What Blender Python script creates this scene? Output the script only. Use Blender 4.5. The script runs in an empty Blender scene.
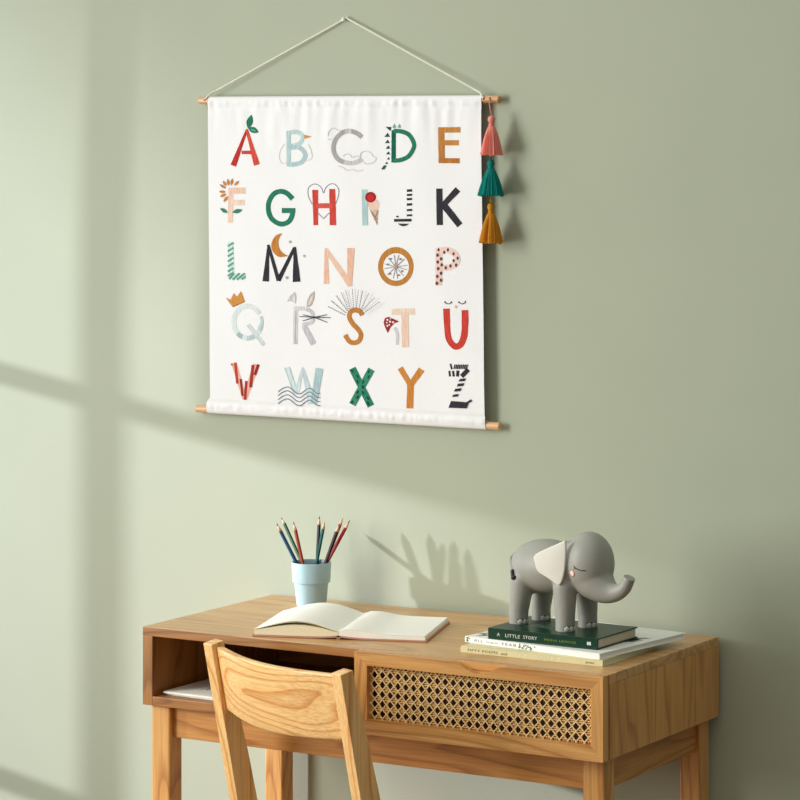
import bpy, bmesh, math, random
from mathutils import Vector, Matrix, noise
from mathutils.bvhtree import BVHTree

random.seed(7)
scene = bpy.context.scene
COL = scene.collection
PI = math.pi
DZ = 0.76                     # height of the desk top above the floor
YW = 0.446                    # the wall behind the desk

# ------------------------------------------------------------------ camera maths
F, TH, HZ = 3040.0, math.radians(30.61), 120.8
CAM = Vector((3.224, -4.528, 0.921))
FW = Vector((-math.sin(TH), math.cos(TH), 0)); RT = Vector((math.cos(TH), math.sin(TH), 0)); UP = Vector((0, 0, 1))
def ray(px, py): return FW + RT * ((px - 400) / F) + UP * ((HZ - py) / F)
def at(px, py, Y):            # a point of the plane y = Y, heights counted from the desk top
    r = ray(px, py); t = (Y - CAM.y) / r.y
    return CAM + r * t

cam_d = bpy.data.cameras.new('camera'); cam = bpy.data.objects.new('camera', cam_d); COL.objects.link(cam)
cam.location = CAM + Vector((0, 0, DZ)); cam.rotation_euler = (PI / 2, 0, TH)
cam_d.sensor_width = 36; cam_d.lens = F / 800 * 36; cam_d.shift_y = -(400 - HZ) / 800
cam_d.clip_end = 60
scene.camera = cam

# ------------------------------------------------------------------ materials
def lin(c): return c / 12.92 if c <= 0.04045 else ((c + 0.055) / 1.055) ** 2.4
def rgb(r, g, b, k=1.0): return (lin(r / 255) * k, lin(g / 255) * k, lin(b / 255) * k, 1)
def new_mat(name, rough=0.5, spec=0.5):
    m = bpy.data.materials.new(name); m.use_nodes = True
    nt = m.node_tree; b = nt.nodes['Principled BSDF']
    b.inputs['Roughness'].default_value = rough
    b.inputs['Specular IOR Level'].default_value = spec
    return m, nt, b
def plain(name, col, rough=0.5, var=0.06, scale=40, bump=0.0, spec=0.5):
    m, nt, b = new_mat(name, rough, spec)
    tc = nt.nodes.new('ShaderNodeTexCoord'); n = nt.nodes.new('ShaderNodeTexNoise')
    n.inputs['Scale'].default_value = scale; n.inputs['Detail'].default_value = 3
    nt.links.new(tc.outputs['Object'], n.inputs['Vector'])
    r = nt.nodes.new('ShaderNodeValToRGB')
    r.color_ramp.elements[0].position = 0.3; r.color_ramp.elements[1].position = 0.7
    r.color_ramp.elements[0].color = tuple(c * (1 - var) for c in col[:3]) + (1,)
    r.color_ramp.elements[1].color = tuple(min(1, c * (1 + var)) for c in col[:3]) + (1,)
    nt.links.new(n.outputs['Fac'], r.inputs['Fac']); nt.links.new(r.outputs['Color'], b.inputs['Base Color'])
    if bump:
        bp = nt.nodes.new('ShaderNodeBump'); bp.inputs['Strength'].default_value = bump; bp.inputs['Distance'].default_value = 0.002
        nt.links.new(n.outputs['Fac'], bp.inputs['Height']); nt.links.new(bp.outputs['Normal'], b.inputs['Normal'])
    return m
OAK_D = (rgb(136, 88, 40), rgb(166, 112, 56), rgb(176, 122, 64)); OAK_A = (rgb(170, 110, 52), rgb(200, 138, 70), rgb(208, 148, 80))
def wood(name, dark, mid, light, axis=0, ring=14.0, figure=9.0, rough=0.36):
    """oak: contour lines of a stretched noise give the cathedral figure, a finer stretched noise the pores"""
    m, nt, b = new_mat(name, rough, 0.6)
    N = nt.nodes.new; L = nt.links.new
    tc = N('ShaderNodeTexCoord'); oi = N('ShaderNodeObjectInfo')
    ml = N('ShaderNodeMath'); ml.operation = 'MULTIPLY'; ml.inputs[1].default_value = 17.0
    L(oi.outputs['Random'], ml.inputs[0])
    va = N('ShaderNodeVectorMath'); va.operation = 'ADD'
    L(tc.outputs['Object'], va.inputs[0]); L(ml.outputs[0], va.inputs[1])
    def stretched(s, along):
        mp = N('ShaderNodeMapping'); sc = [s, s, s]; sc[axis] = s * along
        mp.inputs['Scale'].default_value = sc; L(va.outputs[0], mp.inputs['Vector']); return mp
    a = stretched(figure, 0.11); n1 = N('ShaderNodeTexNoise'); n1.inputs['Scale'].default_value = 1.0
    n1.inputs['Detail'].default_value = 1.5; n1.inputs['Roughness'].default_value = 0.4; L(a.outputs[0], n1.inputs['Vector'])
    m1 = N('ShaderNodeMath'); m1.operation = 'MULTIPLY'; m1.inputs[1].default_value = ring; L(n1.outputs['Fac'], m1.inputs[0])
    m2 = N('ShaderNodeMath'); m2.operation = 'FRACT'; L(m1.outputs[0], m2.inputs[0])
    r1 = N('ShaderNodeValToRGB'); e = r1.color_ramp.elements
    e[0].position = 0.0; e[0].color = mid; e[1].position = 1.0; e[1].color = mid
    x = e.new(0.6); x.color = light; x = e.new(0.93); x.color = dark
    L(m2.outputs[0], r1.inputs['Fac'])
    p = stretched(360.0, 0.03); n2 = N('ShaderNodeTexNoise'); n2.inputs['Scale'].default_value = 1.0
    n2.inputs['Detail'].default_value = 2.0; L(p.outputs[0], n2.inputs['Vector'])
    r2 = N('ShaderNodeValToRGB'); r2.color_ramp.elements[0].position = 0.36; r2.color_ramp.elements[1].position = 0.6
    r2.color_ramp.elements[0].color = (0.66, 0.60, 0.54, 1); r2.color_ramp.elements[1].color = (1, 1, 1, 1)
    L(n2.outputs['Fac'], r2.inputs['Fac'])
    mx = N('ShaderNodeMix'); mx.data_type = 'RGBA'; mx.blend_type = 'MULTIPLY'; mx.inputs['Factor'].default_value = 0.5
    L(r1.outputs['Color'], mx.inputs['A']); L(r2.outputs['Color'], mx.inputs['B'])
    q = stretched(14.0, 0.2); n3 = N('ShaderNodeTexNoise'); n3.inputs['Scale'].default_value = 1.0; L(q.outputs[0], n3.inputs['Vector'])
    r3 = N('ShaderNodeValToRGB'); r3.color_ramp.elements[0].position = 0.3; r3.color_ramp.elements[1].position = 0.7
    r3.color_ramp.elements[0].color = (0.93, 0.91, 0.89, 1); r3.color_ramp.elements[1].color = (1.06, 1.06, 1.04, 1)
    L(n3.outputs['Fac'], r3.inputs['Fac'])
    my = N('ShaderNodeMix'); my.data_type = 'RGBA'; my.blend_type = 'MULTIPLY'; my.inputs['Factor'].default_value = 1.0
    L(mx.outputs['Result'], my.inputs['A']); L(r3.outputs['Color'], my.inputs['B'])
    L(my.outputs['Result'], b.inputs['Base Color'])
    bp = N('ShaderNodeBump'); bp.inputs['Strength'].default_value = 0.12; bp.inputs['Distance'].default_value = 0.001
    L(n2.outputs['Fac'], bp.inputs['Height']); L(bp.outputs['Normal'], b.inputs['Normal'])
    return m
OAK = (rgb(188, 126, 66), rgb(213, 156, 88), rgb(222, 168, 100))
ASH = (rgb(222, 156, 88), rgb(252, 203, 134), rgb(254, 212, 148))
oak_x = wood('oak_grain_across', *OAK, axis=0); oak_y = wood('oak_grain_deep', *OAK, axis=1); oak_z = wood('oak_grain_upright', *OAK, axis=2)
oak_top = wood('oak_desk_top', rgb(186, 134, 82), rgb(209, 161, 104), rgb(217, 172, 117), axis=0, ring=14.0, figure=9.0, rough=0.30)  # glare on the desk top put into the colour: paler, less saturated oak
edge_shade_x = wood('oak_edge_and_cubby_shade', *OAK_D, axis=0); edge_shade_z = wood('oak_edge_and_cubby_shade_upright', *OAK_D, axis=2); apron_x = wood('oak_apron', *OAK_A, axis=0); apron_y = wood('oak_apron_side', *OAK_A, axis=1)
ash_z = wood('ash_grain_upright', *ASH, axis=2); ash_x = wood('ash_grain_across', *ASH, axis=0, ring=15, figure=9)
ash_y = wood('ash_grain_deep', *ASH, axis=1)
dowel_m = wood('pale_dowel_wood', rgb(205, 150, 105), rgb(226, 178, 132), rgb(236, 194, 150), axis=0, ring=3)
wall_m = plain('sage_paint', (0.428, 0.468, 0.362, 1), 0.75, 0.012, 6, 0.0, 0.25)
white_paint = plain('white_paint', rgb(228, 226, 220), 0.5, 0.01, 8)
floor_m = wood('floor_boards', rgb(84, 58, 38), rgb(112, 80, 52), rgb(122, 90, 60), axis=0)
cloth_m = plain('white_cotton', (0.89, 0.895, 0.92, 1), 0.9, 0.012, 500, 0.15, 0.1)
cord_m = plain('cream_cord', rgb(236, 234, 216), 0.9, 0.06, 900, 0.4, 0.1)
cane_m = plain('cane_strands', rgb(246, 208, 146), 0.45, 0.16, 160, 0.2)
cane_d = plain('cane_strands_deep', rgb(236, 190, 120), 0.5, 0.16, 160, 0.2)
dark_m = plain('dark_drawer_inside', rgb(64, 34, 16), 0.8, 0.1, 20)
grey_c = plain('grey_ceramic', rgb(158, 158, 151), 0.48, 0.02, 30)
ear_m = plain('cream_ceramic', rgb(240, 237, 228), 0.55, 0.02, 30)
black_c = plain('black_ceramic', rgb(42, 42, 46), 0.3, 0.05, 30)
nail_m = plain('white_toenail', rgb(226, 224, 218), 0.4, 0.02, 30)
pink_c = plain('pink_cheek', rgb(253, 226, 214), 0.5, 0.02, 30)
pink_d = plain('rose_rim', rgb(206, 142, 130), 0.5, 0.02, 30)
cup_m = plain('pale_blue_glaze', rgb(176, 210, 224), 0.38, 0.01, 30)
paper_m = plain('cream_paper', rgb(252, 250, 242), 0.8, 0.01, 30)
paper_y = plain('yellowed_page_edge', rgb(240, 230, 198), 0.85, 0.05, 300)
kraft_m = plain('pink_kraft_cover', rgb(190, 140, 118), 0.7, 0.03, 60)
white_m = plain('white_book_board', rgb(247, 248, 247), 0.45, 0.01, 30)
green_bk = plain('dark_green_cloth_board', rgb(4, 52, 34), 0.34, 0.06, 60, 0, 0.25)
page_m = plain('page_block', rgb(206, 190, 168), 0.85, 0.06, 400)
pale_m = plain('pale_page_block', rgb(214, 222, 204), 0.85, 0.05, 400)
cream_bk = plain('cream_book_board', rgb(226, 216, 168), 0.5, 0.03, 60)
graph_m = plain('graphite', rgb(40, 38, 38), 0.4, 0.05, 50)
raw_m = plain('sharpened_wood', rgb(226, 190, 150), 0.7, 0.06, 200)
steel_m = plain('white_metal', rgb(222, 222, 220), 0.3, 0.01, 30)
_ink = {}
def ink(c):
    if c not in _ink:
        m, nt, b = new_mat('ink_%d' % len(_ink), 0.9, 0.1)
        tc = nt.nodes.new('ShaderNodeTexCoord'); mp = nt.nodes.new('ShaderNodeMapping'); mp.inputs['Scale'].default_value = (420, 420, 60)
        n = nt.nodes.new('ShaderNodeTexNoise'); n.inputs['Scale'].default_value = 1; n.inputs['Detail'].default_value = 2
        nt.links.new(tc.outputs['Object'], mp.inputs['Vector']); nt.links.new(mp.outputs[0], n.inputs['Vector'])
        r = nt.nodes.new('ShaderNodeValToRGB'); r.color_ramp.elements[0].position = 0.3; r.color_ramp.elements[1].position = 0.72
        col = rgb(*c)
        r.color_ramp.elements[0].color = tuple(x * 0.82 for x in col[:3]) + (1,)
        r.color_ramp.elements[1].color = tuple(min(0.9, x * 1.14 + 0.012) for x in col[:3]) + (1,)
        nt.links.new(n.outputs['Fac'], r.inputs['Fac']); nt.links.new(r.outputs['Color'], b.inputs['Base Color'])
        _ink[c] = m
    return _ink[c]

# ------------------------------------------------------------------ object helpers
def link(name, me, parent=None, mats=(), smooth=False, loc=None):
    o = bpy.data.objects.new(name, me); COL.objects.link(o)
    for m in mats: me.materials.append(m)
    if smooth:
        for p in me.polygons: p.use_smooth = True
    if parent: o.parent = parent
    if loc is not None: o.location = loc
    return o
def mesh_from(bm, name, recalc=True):
    if recalc: bmesh.ops.recalc_face_normals(bm, faces=bm.faces)
    me = bpy.data.meshes.new(name); bm.to_mesh(me); bm.free(); return me
def build(name, bm, mat, parent=None, smooth=False, recalc=True):
    return link(name, mesh_from(bm, name, recalc), parent, mat if isinstance(mat, (list, tuple)) else [mat], smooth)
def tag(o, label=None, cat=None, group=None, kind=None):
    if label: o['label'] = label
    if cat: o['category'] = cat
    if group: o['group'] = group
    if kind: o['kind'] = kind
    return o
def thing(name, loc, label, cat, rz=0, group=None):
    o = bpy.data.objects.new(name, None); COL.objects.link(o); o.empty_display_size = 0.05
    o.location = loc; o.rotation_euler = (0, 0, rz); return tag(o, label, cat, group)
def bevel_all(bm, w, seg=2):
    if w > 0: bmesh.ops.bevel(bm, geom=list(bm.edges), offset=w, segments=seg, profile=0.5, affect='EDGES', clamp_overlap=True)
def add_box(bm, x0, x1, y0, y1, z0, z1, bev=0.0):
    t = bmesh.new(); bmesh.ops.create_cube(t, size=1)
    for v in t.verts: v.co = Vector((x0 + (v.co.x + .5) * (x1 - x0), y0 + (v.co.y + .5) * (y1 - y0), z0 + (v.co.z + .5) * (z1 - z0)))
    bevel_all(t, bev); merge(bm, t)
def merge(bm, t, mi=None):
    me = bpy.data.meshes.new('tmp')
    if mi is not None:
        for f in t.faces: f.material_index = mi
    t.to_mesh(me); t.free(); bm.from_mesh(me); bpy.data.meshes.remove(me)
def box(name, x0, x1, y0, y1, z0, z1, mat, parent, bev=0.0015):
    bm = bmesh.new(); add_box(bm, x0, x1, y0, y1, z0, z1, bev); return build(name, bm, mat, parent)
def prism(bm, pts, n, d, bev=0.0):
    """polygon pts (3D) pushed by vector n*d"""
    t = bmesh.new(); a = [t.verts.new(p) for p in pts]; b = [t.verts.new(Vector(p) + Vector(n) * d) for p in pts]
    k = len(pts); t.faces.new(a); t.faces.new(list(reversed(b)))
    for i in range(k): t.faces.new((a[i], b[i], b[(i + 1) % k], a[(i + 1) % k]))
    bmesh.ops.recalc_face_normals(t, faces=t.faces)
    bevel_all(t, bev); merge(bm, t)
def lathe(bm, prof, seg=40, cx=0, cy=0, ripple=None):
    rings = []
    for k, (r, z) in enumerate(prof):
        ring = []
        for i in range(seg):
            a = 2 * PI * i / seg; rr = r * (ripple(a, k) if ripple else 1)
            ring.append(bm.verts.new((cx + rr * math.cos(a), cy + rr * math.sin(a), z)))
        rings.append(ring)
    for k in range(len(rings) - 1):
        for i in range(seg):
            j = (i + 1) % seg; bm.faces.new((rings[k][i], rings[k][j], rings[k + 1][j], rings[k + 1][i]))
    if prof[0][0] > 0: bm.faces.new(list(reversed(rings[0])))
    if prof[-1][0] > 0: bm.faces.new(rings[-1])
def tube(bm, pts, r, seg=8, cap=True):
    pts = [Vector(p) for p in pts]; rings = []; ref = None
    for i, p in enumerate(pts):
        d = (pts[min(i + 1, len(pts) - 1)] - pts[max(i - 1, 0)]).normalized()
        if ref is None: ref = d.orthogonal().normalized()
        ref = (ref - d * ref.dot(d)).normalized(); q = d.cross(ref); rr = r[i] if isinstance(r, (list, tuple)) else r
        rings.append([bm.verts.new(p + (ref * math.cos(2 * PI * k / seg) + q * math.sin(2 * PI * k / seg)) * rr) for k in range(seg)])
    for a, b in zip(rings, rings[1:]):
        for k in range(seg): bm.faces.new((a[k], a[(k + 1) % seg], b[(k + 1) % seg], b[k]))
    if cap: bm.faces.new(list(reversed(rings[0]))); bm.faces.new(rings[-1])
def smooth_curve(pts, n=6):
    pts = [Vector(p) for p in pts]; out = []
    for i in range(len(pts) - 1):
        p0 = pts[max(i - 1, 0)]; p1 = pts[i]; p2 = pts[i + 1]; p3 = pts[min(i + 2, len(pts) - 1)]
        for k in range(n):
            t = k / n
            out.append(0.5 * ((2 * p1) + (p2 - p0) * t + (2 * p0 - 5 * p1 + 4 * p2 - p3) * t * t + (3 * p1 - p0 - 3 * p2 + p3) * t ** 3))
    out.append(pts[-1]); return out
def text_mesh(body, size, spacing=1.0):
    """built-in lettering as a flat mesh, lying in its own x-y plane"""
    c = bpy.data.curves.new('lettering', 'FONT'); c.body = body; c.size = size; c.space_character = spacing
    c.resolution_u = 2
    o = bpy.data.objects.new('lettering', c); COL.objects.link(o)
    me = bpy.data.meshes.new_from_object(o.evaluated_get(bpy.context.evaluated_depsgraph_get()))
    bpy.data.objects.remove(o); bpy.data.curves.remove(c); me.materials.clear(); return me

# ------------------------------------------------------------------ the setting
XW = -1.5                                             # inner face of the wall with the window
def struct(name, bm, mat): return tag(build(name, bm, mat), kind='structure')
bm = bmesh.new(); add_box(bm, XW - 0.14, 3.6, YW, YW + 0.12, 0, 2.7); struct('wall_back', bm, wall_m)
WY0, WY1, WZ0, WZ1 = -0.72, 0.405, DZ - 0.60, DZ + 1.72     # the window opening
VY0, VY1 = -3.2, -0.95                                 # opening of an unseen window added nearer the camera for fill
bm = bmesh.new()
add_box(bm, XW - 0.14, XW, -5.2, VY0, 0, 2.7); add_box(bm, XW - 0.14, XW, VY1, WY0, 0, 2.7); add_box(bm, XW - 0.14, XW, WY1, YW, 0, 2.7)
add_box(bm, XW - 0.14, XW, VY0, VY1, 0, 0.95); add_box(bm, XW - 0.14, XW, VY0, VY1, 2.55, 2.7)
add_box(bm, XW - 0.14, XW, WY0, WY1, 0, WZ0); add_box(bm, XW - 0.14, XW, WY0, WY1, WZ1, 2.7)
struct('wall_left', bm, wall_m)
bm = bmesh.new(); add_box(bm, XW - 0.14, 3.6, -5.2, YW + 0.12, -0.04, 0); struct('floor', bm, floor_m)
bm = bmesh.new(); add_box(bm, XW + 0.015, 3.6, YW - 0.015, YW, 0, 0.11, 0.003); struct('baseboard_back', bm, white_paint)
bm = bmesh.new(); add_box(bm, XW, XW + 0.015, -5.2, YW - 0.015, 0, 0.11, 0.003); struct('baseboard_left', bm, white_paint)
bm = bmesh.new()                                      # frame and glazing bars of the window
fx0, fx1 = XW - 0.06, XW - 0.015
for y0, y1, z0, z1 in ((WY0, WY0 + .035, WZ0, WZ1), (WY1 - .03, WY1, WZ0, WZ1), (WY0, WY1, WZ0, WZ0 + .04), (WY0, WY1, WZ1 - .04, WZ1)):
    add_box(bm, fx0, fx1, y0, y1, z0, z1, 0.003)
MUY = YW - (-.378 - XW) / 2.7
add_box(bm, fx0, fx1, MUY - .015, MUY + .015, WZ0, WZ1, 0.003)
BAZ = DZ + 0.36 + 0.18 * (-.41 - XW)
for zz in (BAZ, BAZ - .835): add_box(bm, fx0, fx1, WY0, WY1, zz - .020, zz + .020, 0.003)
struct('window_1', bm, white_paint)
bm = bmesh.new()
for y0, y1, z0, z1 in ((VY0, VY0 + .04, .95, 2.55), (VY1 - .04, VY1, .95, 2.55), (VY0, VY1, .95, .99), (VY0, VY1, 2.51, 2.55), (-2.10, -2.06, .95, 2.55)):
    add_box(bm, fx0, fx1, y0, y1, z0, z1, 0.003)
struct('added_fill_window', bm, white_paint)  # frame of the unseen window added to hold the fill light
bm = bmesh.new()                                      # unseen roller blind added to block sun above the cross bar, right half
add_box(bm, fx1 + .004, fx1 + .007, WY0, -0.045, BAZ, WZ1); add_box(bm, fx1, fx1 + .014, WY0, -0.045, BAZ - .012, BAZ + .012, .004)
struct('sun_blocker_2', bm, white_paint)
# unseen gable-shaped slab added to cut the low sun off softly across the wall
SUN = Vector((2.7, 1.0, -.486))
g0 = Vector((-0.45, YW, DZ + 0.95)); g1 = Vector((0.42, YW, DZ + 0.20)); gd = (g1 - g0)
A_, B_ = g0 - gd * 5 - SUN * 5.2, g1 + gd * 3 - SUN * 5.2
bm = bmesh.new(); prism(bm, [A_, B_, B_ + Vector((0, 0, 2.6)), A_ + Vector((0, 0, 2.6))], (0, -1, 0), .06)
struct('sun_blocker_1', bm, white_paint)

# ------------------------------------------------------------------ desk
W, D, H = 0.95, 0.434, 0.1424
desk = thing('writing_desk', (0, 0, 0), 'oak writing desk with an open cubby and a cane fronted drawer', 'desk')
Z = DZ
tt = 0.0165
box('top_panel', 0, W, 0, D, Z - tt, Z, oak_top, desk, 0.0012)
box('side_panel', 0, 0.0215, 0.0006, D, Z - H, Z - tt, oak_z, desk, 0.0008)
box('side_panel', W - 0.0215, W, 0.0006, D, Z - H, Z - tt, oak_z, desk, 0.0008)
box('bottom_panel', 0.0215, W - 0.0215, 0.0006, D, Z - H, Z - H + 0.0165, oak_x, desk, 0.0008)
box('back_panel', 0.0215, W - 0.0215, D - 0.012, D - 0.001, Z - H + 0.0165, Z - tt, oak_x, desk, 0.0005)
box('divider', 0.458, 0.476, 0.004, D - 0.012, Z - H + 0.0165, Z - tt, oak_z, desk, 0.0008)
LI, LW = 0.0145, 0.040
for lx in (LI, W - LI - LW):
    for ly in (0.008, D - 0.009 - LW):
        box('leg', lx, lx + LW, ly, ly + LW, 0, Z - H, oak_z, desk, 0.003)
for o in list(desk.children):                         # front edges are browner wood; the cubby lining takes it as painted-in shade
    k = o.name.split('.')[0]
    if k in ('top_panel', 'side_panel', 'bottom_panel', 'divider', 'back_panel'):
        o.data.materials.append(edge_shade_x if k in ('top_panel', 'bottom_panel', 'back_panel') else edge_shade_z)
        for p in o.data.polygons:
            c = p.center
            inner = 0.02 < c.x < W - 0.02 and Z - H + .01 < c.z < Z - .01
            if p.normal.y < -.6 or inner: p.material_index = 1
ab = Z - 0.200
box('apron', LI + LW, W - LI - LW, 0.020, 0.040, ab, Z - H, apron_x, desk, 0.0015)
box('apron', LI + LW, W - LI - LW, D - 0.041, D - 0.021, ab, Z - H, apron_x, desk, 0.0015)
box('apron', LI + 0.008, LI + 0.028, 0.008 + LW, D - 0.009 - LW, ab, Z - H, apron_y, desk, 0.0015)
box('apron', W - LI - 0.028, W - LI - 0.008, 0.008 + LW, D - 0.009 - LW, ab, Z - H, apron_y, desk, 0.0015)
# the drawer: an open box behind a mitred frame with a scooped top rail and a cane panel
DX0, DX1, DY0, DY1 = 0.4655, W - 0.0015, -0.0215, -0.0005
OX0, OX1, OZ0, OZ1 = 0.491, 0.926, Z - 0.1165, Z - 0.0235
DZ0, DZ1 = Z - H - 0.0005, Z - 0.0008
bm = bmesh.new()
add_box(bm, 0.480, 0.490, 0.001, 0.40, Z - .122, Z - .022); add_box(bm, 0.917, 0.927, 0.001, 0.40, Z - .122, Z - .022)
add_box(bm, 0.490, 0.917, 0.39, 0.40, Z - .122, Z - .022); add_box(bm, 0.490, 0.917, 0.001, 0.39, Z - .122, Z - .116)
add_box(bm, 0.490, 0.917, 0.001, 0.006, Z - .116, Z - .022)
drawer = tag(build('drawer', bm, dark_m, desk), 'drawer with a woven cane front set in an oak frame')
def rail(pts, mat, name, back=None):
    bm = bmesh.new(); DYM = DY0 + .0135 if back else DY1
    prism(bm, [Vector((x, DY0, z)) for x, z in pts], (0, 1, 0), DYM - DY0, 0.0)
    if back: prism(bm, [Vector((x, DYM, z)) for x, z in back], (0, 1, 0), DY1 - DYM, 0.0)
    bmesh.ops.triangulate(bm, faces=[f for f in bm.faces if len(f.verts) > 4])
    return build(name, bm, mat, drawer)
dip = []
xa, xm, xb = 0.650, 0.712, 0.770
for k in range(25):
    x = xa + (xb - xa) * k / 24
    t = (x - xa) / (xm - xa) if x < xm else (xb - x) / (xb - xm)
    dip.append((x, DZ1 - 0.0165 * (0.5 - 0.5 * math.cos(PI * min(1, t))) ** 1.15))
rail([(DX0, DZ1)] + dip + [(DX1, DZ1), (OX1, OZ1), (OX0, OZ1)], oak_x, 'frame_rail', [(DX0, DZ1), (DX1, DZ1), (OX1, OZ1), (OX0, OZ1)])
rail([(DX0, DZ0), (OX0, OZ0), (OX1, OZ0), (DX1, DZ0)], oak_x, 'frame_rail')
rail([(DX0, DZ1), (OX0, OZ1), (OX0, OZ0), (DX0, DZ0)], oak_z, 'frame_stile')
rail([(DX1, DZ0), (OX1, OZ0), (OX1, OZ1), (DX1, DZ1)], oak_z, 'frame_stile')
# cane webbing: doubled uprights and cross strands, single diagonals both ways
bm = bmesh.new(); P, PZ = 0.0157, 0.0168
def strand(x0, z0, x1, z1, w, y, mi):
    d = Vector((x1 - x0, 0, z1 - z0)); n = Vector((-d.z, 0, d.x)).normalized() * (w / 2)
    t = bmesh.new()
    a = [Vector((x0, y, z0)) - n, Vector((x1, y, z1)) - n, Vector((x1, y, z1)) + n, Vector((x0, y, z0)) + n]
    f = [t.verts.new(p) for p in a]; g = [t.verts.new(p + Vector((0, .0009, 0)) ) for p in a]
    c = [t.verts.new(a[0] + n + Vector((0, -.0005, 0))), t.verts.new(a[1] + n + Vector((0, -.0005, 0)))]
    t.faces.new((f[0], f[1], c[1], c[0])); t.faces.new((c[0], c[1], f[2], f[3])); t.faces.new((g[3], g[2], g[1], g[0]))
    t.faces.new((f[0], g[0], g[1], f[1])); t.faces.new((f[3], f[2], g[2], g[3]))
    merge(bm, t, mi)
def clip(x0, z0, x1, z1):
    dx, dz = x1 - x0, z1 - z0; lo, hi = 0.0, 1.0
    for p, q in ((-dx, x0 - OX0), (dx, OX1 - x0), (-dz, z0 - OZ0), (dz, OZ1 - z0)):
        if abs(p) < 1e-12:
            if q < 0: return None
        elif p < 0: lo = max(lo, q / p)
        else: hi = min(hi, q / p)
    return None if lo >= hi else (x0 + dx * lo, z0 + dz * lo, x0 + dx * hi, z0 + dz * hi)
CY = -0.010
nx = int((OX1 - OX0) / P) + 2
for i in range(nx):
    for s in (-.0016, .0016):
        x = OX0 + P * i + s + 0.002
        if OX0 < x < OX1: strand(x, OZ0, x, OZ1, .0016, CY + .0011, 1)
for j in range(8):
    for s in (-.0016, .0016):
        z = OZ1 - PZ * j - .0075 + s
        if OZ0 < z < OZ1: strand(OX0, z, OX1, z, .0016, CY, 1)
hz = OZ1 - OZ0
x00 = OX0 + .002; zr = OZ1 - .0075                      # a crossing of the doubled strands
for i in range(-10, nx + 10):
    for sg in (1, -1):
        xc = x00 + P * (i + .5); kz = .3 * PZ / P              # diagonals cut the corners, leaving eight sided holes
        c = clip(xc - .3 * sg, zr - kz, xc + .3 * sg, zr + kz)
        if c and math.hypot(c[2] - c[0], c[3] - c[1]) > .004: strand(*c,   .0022, CY - (.0012 if sg > 0 else .002), 0)
build('cane_panel', bm, [cane_m, cane_d], drawer, recalc=False)['label'] = 'woven cane webbing panel'

# ------------------------------------------------------------------ chair
CP = math.radians(20.81)
chair = thing('dining_chair', (0, 0, 0), 'light ash chair with a curved backrest pushed up to the desk', 'chair')
chair.location = (0.208, -0.11, 0); chair.rotation_euler = (0, 0, -CP)
ZT = DZ + 0.0041; LEAN = 0.2
def fwd(z): return (ZT - z) * LEAN
CW = 0.371; PW = 0.0265
def post(x0):
    t = bmesh.new(); rings = []
    zs = [ZT, ZT - .03, ZT - .115, ZT - .20, ZT - .285, ZT - .37, ZT - .45, 0.0]
    dp = [.0265, .0285, .035, .0405, .043, .043, .041, .03]
    for z, d in zip(zs, dp):
        f = fwd(z) if z > ZT - .38 else fwd(ZT - .38) - (ZT - .38 - z) * 0.24
        top = (z == ZT)
        rings.append([t.verts.new(p) for p in (Vector((x0, f, z)), Vector((x0 + PW, f, z)), Vector((x0 + PW, f + d, z + (.0055 if top else 0))), Vector((x0, f + d, z + (.0055 if top else 0))))])
    for a, b in zip(rings, rings[1:]):
        for i in range(4): t.faces.new((a[i], a[(i + 1) % 4], b[(i + 1) % 4], b[i]))
    t.faces.new(rings[0]); t.faces.new(list(reversed(rings[-1])))
    bmesh.ops.recalc_face_normals(t, faces=t.faces)
    sharp = [e for e in t.edges if len(e.link_faces) == 2 and e.calc_face_angle() > 0.6]
    bmesh.ops.bevel(t, geom=sharp, offset=.0016, segments=2, profile=.5, affect='EDGES')
    return build('back_leg', t, ash_z, chair)
post(0); post(CW)
# backrest: a curved board let into the posts, bowed away from the sitter, its ends shallower than its middle
t = bmesh.new(); n = 28; rows = 8; th = 0.016; grid = {}
for i in range(n + 1):
    u = i / n; x = PW * .6 + (CW + PW * .4 - PW * .6) * u; s = math.sin(PI * u)
    top = ZT - .0045 - .002 * s; bot = ZT - .1165 - .009 * s
    for j in range(rows + 1):
        z = top + (bot - top) * j / rows
        for k in (0, 1):
            y = fwd(z) + .0125 - .036 * s + k * th
            grid[i, j, k] = t.verts.new((x, y, z))
for i in range(n):
    for j in range(rows):
        t.faces.new((grid[i, j, 0], grid[i + 1, j, 0], grid[i + 1, j + 1, 0], grid[i, j + 1, 0]))
        t.faces.new((grid[i, j, 1], grid[i, j + 1, 1], grid[i + 1, j + 1, 1], grid[i + 1, j, 1]))
    for j in (0, rows): t.faces.new((grid[i, j, 0], grid[i, j, 1], grid[i + 1, j, 1], grid[i + 1, j, 0]))
for j in range(rows):
    for i in (0, n): t.faces.new((grid[i, j, 0], grid[i, j + 1, 0], grid[i, j + 1, 1], grid[i, j, 1]))
o = build('backrest', t, ash_x, chair, smooth=True)
md = o.modifiers.new('edge', 'BEVEL'); md.width = .003; md.segments = 2; md.limit_method = 'ANGLE'; md.angle_limit = 1.0
SZ = 0.40
t = bmesh.new(); f0 = fwd(SZ)
prism(t, [Vector((-.004, f0 + .045, SZ - .02)), Vector((CW + PW + .004, f0 + .045, SZ - .02)), Vector((CW + PW + .018, f0 + .40, SZ - .02)), Vector((-.018, f0 + .40, SZ - .02))], (0, 0, 1), .02, .005)
build('seat', t, ash_y, chair)
for x in (0.004, CW - .004): box('front_leg', x, x + .03, f0 + .34, f0 + .375, 0, SZ - .02, ash_z, chair, .003)
for x in (0.006, CW - .002): box('side_rail', x, x + .02, f0 + .045, f0 + .34, SZ - .07, SZ - .02, ash_y, chair, .002)
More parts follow.
